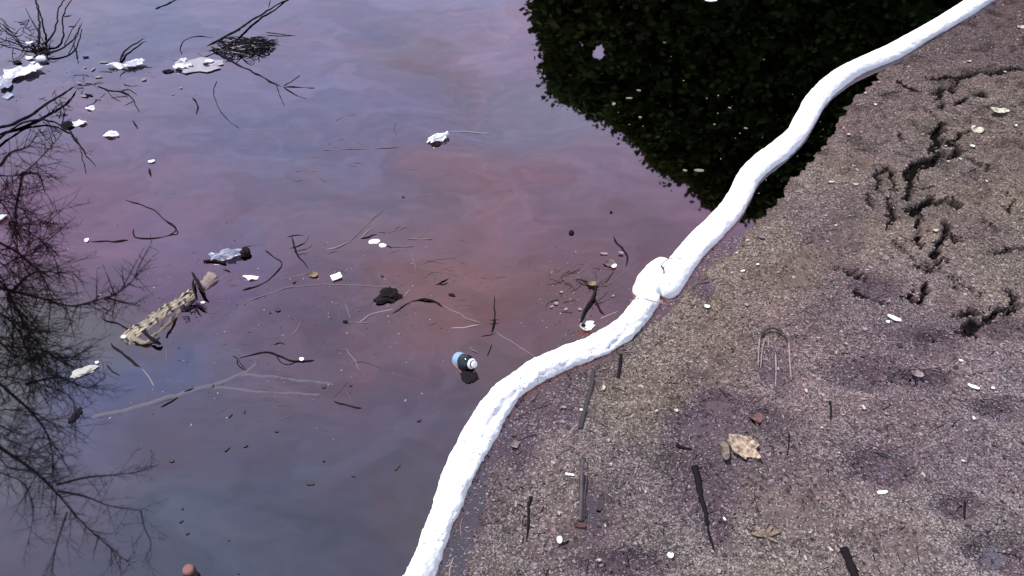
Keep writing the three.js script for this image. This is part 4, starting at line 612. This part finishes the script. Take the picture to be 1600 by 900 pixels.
// ---------------------------------------------------------------- floating bottle
{
  const a = G(714, 571), b = G(744, 568), c = a.clone().lerp(b, 0.5), t = thing('bottle', 'dark glass bottle with pale blue label and white collar floating by the boom', 'bottle', V(c.x, 0, c.z)), m = pxm(735, 572), L = 44 * m, r = 11.5 * m;
  const body = new THREE.Group(); const glass = std(0.012, 0.022, 0.022, 0.12), axis3 = V(0.72, 0.45, 0.62).normalize();
  const lathe = (pts) => new THREE.LatheGeometry(pts.map(([x, y]) => new THREE.Vector2(x * r, y * L)), 32);
  const q = new THREE.Quaternion().setFromUnitVectors(V(0, 1, 0), axis3), put = (n, g, mt) => { const o = part(n, g, mt, t); o.quaternion.copy(q); o.position.set(0, 0.03, 0); return o; };
  put('glass_body', lathe([[0, -0.5], [0.82, -0.5], [0.97, -0.47], [1, -0.42], [1, 0.02], [0.96, 0.1], [0.8, 0.19], [0.56, 0.27], [0.46, 0.33], [0.44, 0.38]]), glass);
  put('label', lathe([[0.99, -0.485], [1.03, -0.45], [1.03, -0.2], [1.01, -0.195]]), std(0.22, 0.36, 0.5, 0.6));
  put('collar', lathe([[0.45, 0.26], [0.7, 0.27], [0.72, 0.3], [0.5, 0.34]]), bagMat);
  put('neck', lathe([[0.46, 0.33], [0.46, 0.4], [0.44, 0.41]]), M_.wet);
  put('cap', lathe([[0.44, 0.385], [0.46, 0.39], [0.46, 0.45], [0.42, 0.465], [0, 0.467]]), bagMat);
}
lumpAt('black wad of wet leaves floating under the bottle', 734, 589, 22, 11, 0.2, M_.wet, { name: 'dead_leaf_clump', cat: 'leaves', flat: 0.35, amp: 0.7 });

// ---------------------------------------------------------------- short stake at the bottom edge
{
  const c = G(300, 898, 0), t = thing('stake', 'stub of a dark stake with a reddish worn top at the bottom edge', 'stake', c), m = pxm(300, 895), r = 9 * m;
  const g = new THREE.LatheGeometry([[0.98, -12], [1.0, -0.6], [1.05, 0.2], [0.98, 0.7], [0.92, 0.78]].map(([x, y]) => new THREE.Vector2(x * r, y * r)), 24); part('shaft', g, std(0.05, 0.03, 0.03, 0.7), t);
  const k = new THREE.LatheGeometry([[0.9, 0.74], [0.93, 0.9], [0.98, 1.05], [0.9, 1.35], [0.6, 1.48], [0, 1.5]].map(([x, y]) => new THREE.Vector2(x * r, y * r)), 24); part('worn_top', k, std(0.2, 0.085, 0.07, 0.75), t);
  const h = new THREE.TorusGeometry(r * 1.0, r * 0.09, 8, 28).rotateX(Math.PI / 2).translate(0, r * 0.3, 0); part('dark_band', h, M_.wet, t); t.position.y = 0.035;  // dark ring drawn along the underside of the top
}

// ---------------------------------------------------------------- on the mud: sticks, reeds, leaves
function mudStick(label, w0, w1, pts, mat = M_.wet, name = 'stick', cat = 'stick', up = 0.006) {
  const m = pxm(pts[0][0], pts[0][1]) * 0.85, P = pts.map(([x, y, dy]) => { const p = M(x, y); p.y += up - 0.003 + (dy ?? 0); p.x += 0.012 * noise(x * 0.31, y * 0.31); p.z += 0.012 * noise(x * 0.31, y * 0.31, 8); return p; }), c = P[Math.floor(P.length / 2)].clone();
  return single(name, rel(taper(P, w0 * m / 2, w1 * m / 2, 7, 0.014, 0.3), c), mat, label, cat, c);
}
mudStick('dark root running down from the boom shadow onto the mud', 8, 10, [[927, 580], [925, 604], [920, 624], [912, 652], [908, 672]], std(0.03, 0.022, 0.026, 0.7), 'root', 'root', 0);
mudStick('straight dark twin-ridged stick lying upright in view below the root', 9, 11, [[911, 718], [910, 744], [908, 776], [907, 816]], std(0.05, 0.035, 0.045, 0.6));
mudStick('second ridge of stem alongside the dark straight stick', 4, 4, [[916, 722], [915, 750], [913, 780], [912, 810]], std(0.025, 0.018, 0.022, 0.6), 'stem', 'stem', 0.008);
mudStick('thin black stick near the waterline at lower left of the mud', 7, 3, [[830, 776], [826, 790], [825, 810], [825, 846]]);
mudStick('club-headed black root tapering down the middle of the mud', 14, 3, [[1086, 730], [1090, 748], [1094, 776], [1100, 800], [1106, 830], [1115, 860]], M_.wet, 'root', 'root');
mudStick('short black splinter above the club-headed root', 8, 4, [[1056, 697], [1066, 699], [1082, 704]]);
mudStick('thick black stick leaving the bottom edge of the mud', 15, 19, [[1316, 856], [1326, 878], [1336, 904], [1344, 930]]);
mudStick('short thin dark stick standing upright in view at the lower right', 4, 3, [[1507, 784], [1507, 804], [1506, 826]]);
mudStick('short dark stick left of the lower right stone-coloured patch', 4, 3, [[1297, 628], [1297, 642], [1297, 656]]);
mudStick('thin dark stick below the reed loop', 4, 3, [[1233, 678], [1231, 694], [1229, 712]]);
mudStick('dark stick half hidden under the shadow side of the boom', 7, 6, [[970, 556], [968, 572], [966, 592]], M_.wet);
mudStick('pale thin stem at the waterline near the bottom of the boom', 3, 2, [[722, 808], [721, 824], [721, 838]], M_.straw, 'stem', 'stem');
mudStick('pale slanted stem on the shallow water beside the boom foot', 3, 2, [[709, 874], [705, 888], [701, 904]], M_.pale, 'stem', 'stem');
{
  const c = M(1210, 560), t = thing('reed_loop', 'bent reed forming a tall dark-topped loop on the mud', 'reed', c), m = pxm(1210, 560), P = (pts, up) => pts.map(([x, y, dy]) => { const p = M(x, y); p.y += up + (dy ?? 0); return p; });
  part('bent_top', rel(taper(P([[1188, 530], [1194, 521, .02], [1206, 518, .03], [1218, 523, .03], [1226, 531, .02], [1230, 540]], 0.008), 3.6 * m / 2, 2.4 * m / 2, 7, 0.012, 0.6, true), c), M_.bark, t);
  for (const [w, ...pts] of [[5, [1232, 536], [1233, 556], [1234, 574], [1236, 596]], [4.5, [1187, 528], [1185, 548], [1184, 574]], [4, [1194, 530], [1190, 552], [1188, 578]], [4.5, [1211, 552], [1212, 576], [1211, 606]], [3, [1200, 528], [1200, 540], [1199, 548]]]) part('reed_stem', rel(taper(P(pts, 0.012), w * m * 0.33, w * 0.22 * m, 6, 0.02, 0.5, true), c), std(0.27, 0.21, 0.2, 0.9), t);
}
{
  const c = M(1155, 702), t = thing('dead_leaf', 'large pale tan leaf lying flat in the middle of the mud', 'leaf', c), m = pxm(1155, 702); c.y += 0.01; t.position.y = c.y;
  const a = part('blade', flake(40 * m, 44 * m, 0.05, 0.003, 22, 0.0, 0.42), leafy(0.55, 0.42, 0.33), t); a.rotation.y = 0.6; a.position.set(4 * m, 0.004, 0);
  const b = part('curled_edge', flake(14 * m, 38 * m, 0.02, 0.003, 10, 0.2), leafy(0.24, 0.2, 0.16), t); b.position.set(-24 * m, 0.002, 4 * m);
}
{
  const c = M(1195, 840), m = pxm(1195, 840), t = thing('dead_leaf', 'dry tan star-lobed leaf at the lower middle of the mud', 'leaf', V(c.x, c.y + 0.008, c.z));
  for (const [a, l, w] of [[2.9, 22, 8], [2.3, 20, 8], [0.9, 22, 8], [0.35, 26, 8], [-0.5, 18, 7], [-1.4, 22, 5]]) { const o = part('lobe', flake(l * 1.15 * m, w * m, 0.012, 0.003, 10, 0.8), leafy(0.33, 0.24, 0.19), t); o.rotation.y = a; o.position.set(Math.cos(a) * l * 0.45 * m, 0.004, -Math.sin(a) * l * 0.45 * m); }
}
const onMud = (o) => ({ name: 'dead_leaf', cat: 'leaf', ground: true, lift: 0.012, ...o });
flakeAt('long cream leaf near the right edge, upper of the two bright leaves', 1560, 175, 32, 16, 0.12, M_.cream, onMud({ pointy: 0.9, curl: 0.3 }));
flakeAt('rounded cream leaf left of and below the long cream leaf', 1525, 205, 21, 18, 0.3, M_.cream, onMud({ pointy: 0.3 }));
flakeAt('cream sliver cut by the right edge near the top', 1596, 44, 18, 7, 0.05, M_.cream, onMud({}));
flakeAt('round white disc-like petal near the bottom middle of the mud', 1047, 869, 15, 15, 0, M_.white, onMud({ pointy: 0, jag: 0.04, n: 18 }));
flakeAt('slanting white slip beside a small white bit, right middle of the mud', 1396, 499, 26, 10, 0.5, M_.white, onMud({ pointy: 0.7 }));
flakeAt('plump white leaf bit left of the boom-side mud at the bottom', 874, 845, 10, 18, 0, M_.white, onMud({}));
flakeAt('level white grain-shaped petal right of the dead star-lobed leaf', 1377, 771, 19, 9, -0.1, M_.white, onMud({ pointy: 0.6 }));
flakeAt('reddish smear of a rotten leaf above the large tan leaf', 1180, 652, 30, 26, 0.3, leafy(0.2, 0.1, 0.1), onMud({ curl: 0.1, jag: 0.4 }));
flakeAt('pinkish pale leaf at the right, above the purple wet patch', 1432, 586, 22, 14, 0.3, leafy(0.36, 0.28, 0.28), onMud({}));
flakeAt('white twisted chip near the waterline right of the knot', 1104, 481, 13, 9, 0.2, M_.white, onMud({ curl: 0.5 }));
flakeAt('dull pink leaf beside the waterline below the boom knot', 1190, 372, 14, 9, 0.3, M_.mauveLeaf, onMud({}));
flakeAt('square grey stone-like leaf on the lower left mud', 804, 696, 18, 14, 0.4, leafy(0.26, 0.21, 0.23), onMud({ n: 8, pointy: 0 }));
flakeAt('rust-brown leaf at the foot of the straight dark stick', 905, 822, 22, 12, 0, leafy(0.12, 0.055, 0.055), onMud({ curl: 0.1 }));
for (const [x, y, w, h, r] of [[1335, 290, 14, 8, 0], [1297, 286, 15, 4, 0], [1460, 362, 13, 8, .1], [1386, 505, 9, 8, 0], [1350, 516, 12, 8, 0], [1165, 478, 11, 8, .2], [873, 803, 7, 13, 0], [935, 877, 13, 7, 0], [1122, 893, 12, 15, .4], [1441, 743, 8, 14, -.2], [1296, 859, 15, 8, .8], [1298, 838, 9, 9, 0], [1257, 873, 7, 13, 0], [1309, 709, 9, 5, 0], [1258, 612, 7, 10, 0], [1520, 606, 22, 8, .5], [1305, 553, 7, 9, 0], [1500, 565, 10, 6, .5], [1348, 638, 7, 13, 0], [1550, 608, 8, 7, 0], [950, 690, 9, 11, .3], [954, 727, 7, 9, 0], [1025, 644, 9, 6, -.6], [1056, 643, 11, 9, 0], [1008, 770, 6, 9, 0], [1503, 722, 11, 6, 0], [1598, 551, 9, 11, .5], [1513, 97, 12, 6, .1], [1562, 111, 20, 6, .15], [1518, 230, 11, 5, .3], [1492, 251, 6, 5, 0], [1499, 250, 8, 5, .4], [1372, 130, 5, 4, 0], [1367, 165, 7, 4, 0], [1351, 147, 7, 6, 0], [1540, 285, 6, 5, 0], [1325, 212, 9, 4, 0], [1305, 354, 8, 5, 0], [1569, 114, 8, 4, 0], [1480, 254, 6, 4, 0], [1097, 847, 5, 5, 0], [1131, 812, 5, 12, -.5], [945, 823, 6, 8, 0], [943, 607, 8, 16, .2], [880, 638, 14, 8, 0], [908, 642, 8, 6, 0], [890, 743, 18, 7, .2], [1183, 415, 7, 5, 0], [1160, 425, 10, 5, 0], [1150, 397, 8, 5, 0], [1167, 377, 12, 4, -.2], [1586, 198, 6, 5, 0], [1283, 670, 7, 5, 0], [1383, 648, 7, 6, 0], [1476, 230, 8, 4, 0], [1520, 655, 6, 10, .3]]) { const k = Math.floor(rnd() * 5); flakeAt(where(`${shapeWord(w, h)} ${['white', 'white', 'cream', 'beige', 'brownish'][k]} chip`, x, y), x, y, w, h, r, [M_.white, M_.white, M_.cream, M_.dull, M_.dull2][k], onMud({ jag: 0.3, curl: rr(0.1, 0.5), group: 'bright chips scattered on the mud', name: 'pale_chip', cat: 'chip', pointy: rr(0.1, 0.8) })); }
for (const [x, y, w, h] of [[1371, 672, 12, 8], [1406, 680, 8, 5], [1406, 735, 6, 6], [1390, 594, 12, 11], [1405, 540, 14, 14], [1458, 530, 8, 14], [1493, 575, 14, 9], [1568, 715, 9, 7], [1230, 766, 10, 8], [1190, 764, 9, 6], [945, 680, 10, 14], [888, 668, 14, 11], [803, 680, 12, 10], [1047, 745, 12, 9], [1132, 868, 10, 12], [1366, 860, 8, 14], [945, 812, 14, 10], [938, 790, 26, 14], [1130, 762, 10, 12], [1038, 820, 16, 14], [1380, 712, 22, 7]]) flakeAt(where(`${shapeWord(w, h)} dark wet leaf scrap`, x, y), x, y, w, h, rnd() * 3, std(0.022, 0.017, 0.02, 0.6), onMud({ group: 'dark wet leaf scraps on the mud', name: 'wet_leaf', curl: 0.08, lift: 0.006 }));

{   // black flakes scattered along the gullies, giving them a ragged dark edge
  const gs = [], c0 = M(1440, 250), N0 = V(0, 0, 0);
  for (const k of cracks) for (let i = 0; i + 1 < k.p.length; i++) {
    const L = Math.hypot(k.p[i + 1][0] - k.p[i][0], k.p[i + 1][1] - k.p[i][1]);
    for (let n = Math.round(L * 42 * Math.min(1.6, k.w / 0.018)); n > 0; n--) {
      const u = rnd(), x = k.p[i][0] + (k.p[i + 1][0] - k.p[i][0]) * u + gauss() * k.w * 1.6, z = k.p[i][1] + (k.p[i + 1][1] - k.p[i][1]) * u + gauss() * k.w * 1.6;
      const w = rr(0.012, 0.045), g = flake(w, w * rr(0.3, 0.7), w * rr(0.1, 0.4), 0.002, 8, 0.6, 0.4); g.rotateX(gauss() * 0.6); g.rotateZ(gauss() * 0.5); g.rotateY(rnd() * 6.28); g.translate(x, Math.max(0, height(x, z)) + 0.006, z); gs.push(g);
    }
  }
  const o = new THREE.Mesh(rel(mergeGeometries(gs), c0), M_.wet); o.name = 'black_gully_flakes'; o.position.copy(c0); o.userData = { kind: 'stuff', label: 'countless black flakes lining the gullies of the upper bank', category: 'leaf litter' }; scene.add(o);
}
{
  const gs = [], c0 = M(1300, 500);
  for (let k = 0; k < 420; k++) {
    const x = rr(760, 1640), y = rr(60, 910), p = M(x, y); if (shoreDist(p.x, p.z) < 0.05) continue;
    const a = rnd() * 6.28, l = rr(0.03, 0.16), q = V(p.x + Math.cos(a) * l, 0, p.z + Math.sin(a) * l), mid = p.clone().lerp(q, 0.5); mid.x += gauss() * 0.01; mid.z += gauss() * 0.01;
    for (const v of [p, mid, q]) v.y = Math.max(0, height(v.x, v.z)) + 0.003;
    gs.push(taper([p, mid, q], rr(0.0015, 0.004), 0.001, 4, 0.03, 0.3));
  }
  const o = new THREE.Mesh(rel(mergeGeometries(gs), c0), M_.wet); o.name = 'twig_litter'; o.position.copy(c0); o.userData = { kind: 'stuff', label: 'countless broken dark twig bits lying over the mud', category: 'twig litter' }; scene.add(o);
}
// ---------------------------------------------------------------- uncountable litter: chips and duckweed over the mud, specks on the water
{
  const g = flake(1, 0.75, 0.1, 0.12, 6, 0.3, 0.3), N = 150000, mats = [], cols = [], q = new THREE.Quaternion(), e = new THREE.Euler(), m = new THREE.Matrix4();
  let guard = 0;
  while (mats.length < N && guard++ < 900000) {
    const px = rr(640, 1660), py = rr(-40, 960), p0 = G(px, py, 0.04); if (rnd() > (depthAt(px, py) / 9) ** 2 * 1.3) continue;
    const sd = shoreDist(p0.x, p0.z); if (sd < -0.12) continue; if (sd < 0.1 && rnd() < 0.6) continue;
    const y = height(p0.x, p0.z), wet = wetAt(p0.x, p0.z), dens = 0.55 + 1.3 * fbm(p0.x * 1.3, p0.z * 1.3, 40, 3); if (rnd() > dens) continue; if (wet > 0.5 && rnd() < 0.35) continue; if (y < 0.001 && rnd() < (p0.z < -4.6 ? 0.96 : 0.3)) continue; if (p0.z < -4.6 && sd < 0.12 && y < 0.012 && rnd() < 0.75) continue;
    if (crackAt(p0.x, p0.z) > 0.03) continue;
    const s = rr(0.006, 0.015) * (rnd() < 0.03 ? 1.9 : 1), t = rnd(), c = mudColor(p0.x, p0.z), green = sm(0.05, 0.35, fbm(p0.x * 0.9, p0.z * 0.9, 60, 3) + (Math.hypot(p0.x - 1, p0.z + 3.6) < 0.7 ? 0.25 : 0));
    let k, col; if (t < 0.30) { k = rr(0.3, 0.7); col = [c[0] * k, c[1] * k, c[2] * k]; } else if (t < 0.62) { k = rr(0.95, 1.5); col = [c[0] * k, c[1] * k * (1 + 0.12 * green), c[2] * k * (0.98 - 0.22 * green)]; } else if (t < 0.92) { k = rr(1.35, 2.4); col = [c[0] * k, c[1] * k, c[2] * k * 0.97]; } else { k = rr(0.14, 0.32); col = [k, k * 0.93, k * 0.88]; }
    q.setFromEuler(e.set(gauss() * 0.22, rnd() * 6.28, gauss() * 0.22)); mats.push(m.compose(V(p0.x, Math.max(y, 0.0) + 0.001, p0.z), q, V(s * rr(0.7, 1.7), s, s)).clone()); cols.push(new THREE.Color().setRGB(...col));
  }
  const im = new THREE.InstancedMesh(g, std(1, 1, 1, 0.85), mats.length); im.name = 'plant_litter'; im.userData = { kind: 'stuff', label: 'countless tan, grey and olive plant chips covering the mud', category: 'plant litter' };
  mats.forEach((x, i) => { im.setMatrixAt(i, x); im.setColorAt(i, cols[i]); }); scene.add(im);
}
{
  const gs = [], c0 = G(600, 450);
  for (const [n, cx, cy, sx, sy, ang] of [[90, 660, 450, 150, 75, -0.3], [70, 900, 465, 55, 55, -0.9], [34, 420, 590, 130, 55, -0.1], [24, 330, 470, 110, 70, -0.5], [22, 150, 130, 110, 50, 0.3], [14, 540, 560, 50, 40, 0.9], [16, 570, 240, 120, 40, 0.1]]) for (let k = 0; k < n; k++) {
    const x = cx + gauss() * sx, y = cy + gauss() * sy, a = ang + gauss() * 0.9, l = rr(10, 46), dx = Math.cos(a) * l, dy = Math.sin(a) * l * 0.7, q = G(x, y); if (shoreDist(q.x, q.z) > -0.15) continue;
    const r = rr(0.0022, 0.005); gs.push(taper(natural([[x, y], [x + dx * 0.5 + gauss() * 5, y + dy * 0.5 + gauss() * 4], [x + dx, y + dy]], r, -0.0008), r, r * 0.6, 5, 0.02, 0.5, true));
  }
  const o = new THREE.Mesh(rel(mergeGeometries(gs), c0), std(0.1, 0.07, 0.075, 0.9)); o.name = 'sunken_straw'; o.position.copy(c0); o.userData = { kind: 'stuff', label: 'countless half sunken brown straws and stems in the litter on the water', category: 'straw' }; scene.add(o);
}
{
  const g = flake(1, 0.7, 0.1, 0.15, 6, 0.3, 0.3), mats = [], cols = [], q = new THREE.Quaternion(), e = new THREE.Euler(), m = new THREE.Matrix4();
  for (const [n, cx, cy, sx, sy] of [[120, 160, 120, 150, 60], [150, 330, 450, 200, 90], [140, 590, 470, 160, 90], [150, 900, 460, 60, 60], [90, 400, 600, 220, 70], [50, 60, 130, 70, 60], [90, 960, 510, 120, 60], [60, 1120, 180, 160, 90]]) for (let k = 0; k < n; k++) {
    const x = cx + gauss() * sx, y = cy + gauss() * sy, p = G(x, y); if (shoreDist(p.x, p.z) > 0) continue;
    const s = rr(0.004, 0.012), pale = rnd() < 0.4, v = pale ? rr(0.15, 0.45) : rr(0.01, 0.05); q.setFromEuler(e.set(0, rnd() * 6.28, 0)); mats.push(m.compose(V(p.x, 0.001, p.z), q, V(s * rr(0.8, 2), s * 0.5, s)).clone()); cols.push(new THREE.Color().setRGB(v, v * 0.88, v * 0.85));
  }
  const im = new THREE.InstancedMesh(g, std(1, 1, 1, 0.8), mats.length); im.name = 'floating_specks'; im.userData = { kind: 'stuff', label: 'fine specks of plant debris drifting on the water', category: 'debris' };
  mats.forEach((x, i) => { im.setMatrixAt(i, x); im.setColorAt(i, cols[i]); }); scene.add(im);
}

scene.traverse((o) => { if (o.isMesh) { o.castShadow = true; o.receiveShadow = true; } });
renderer.render(scene, camera);
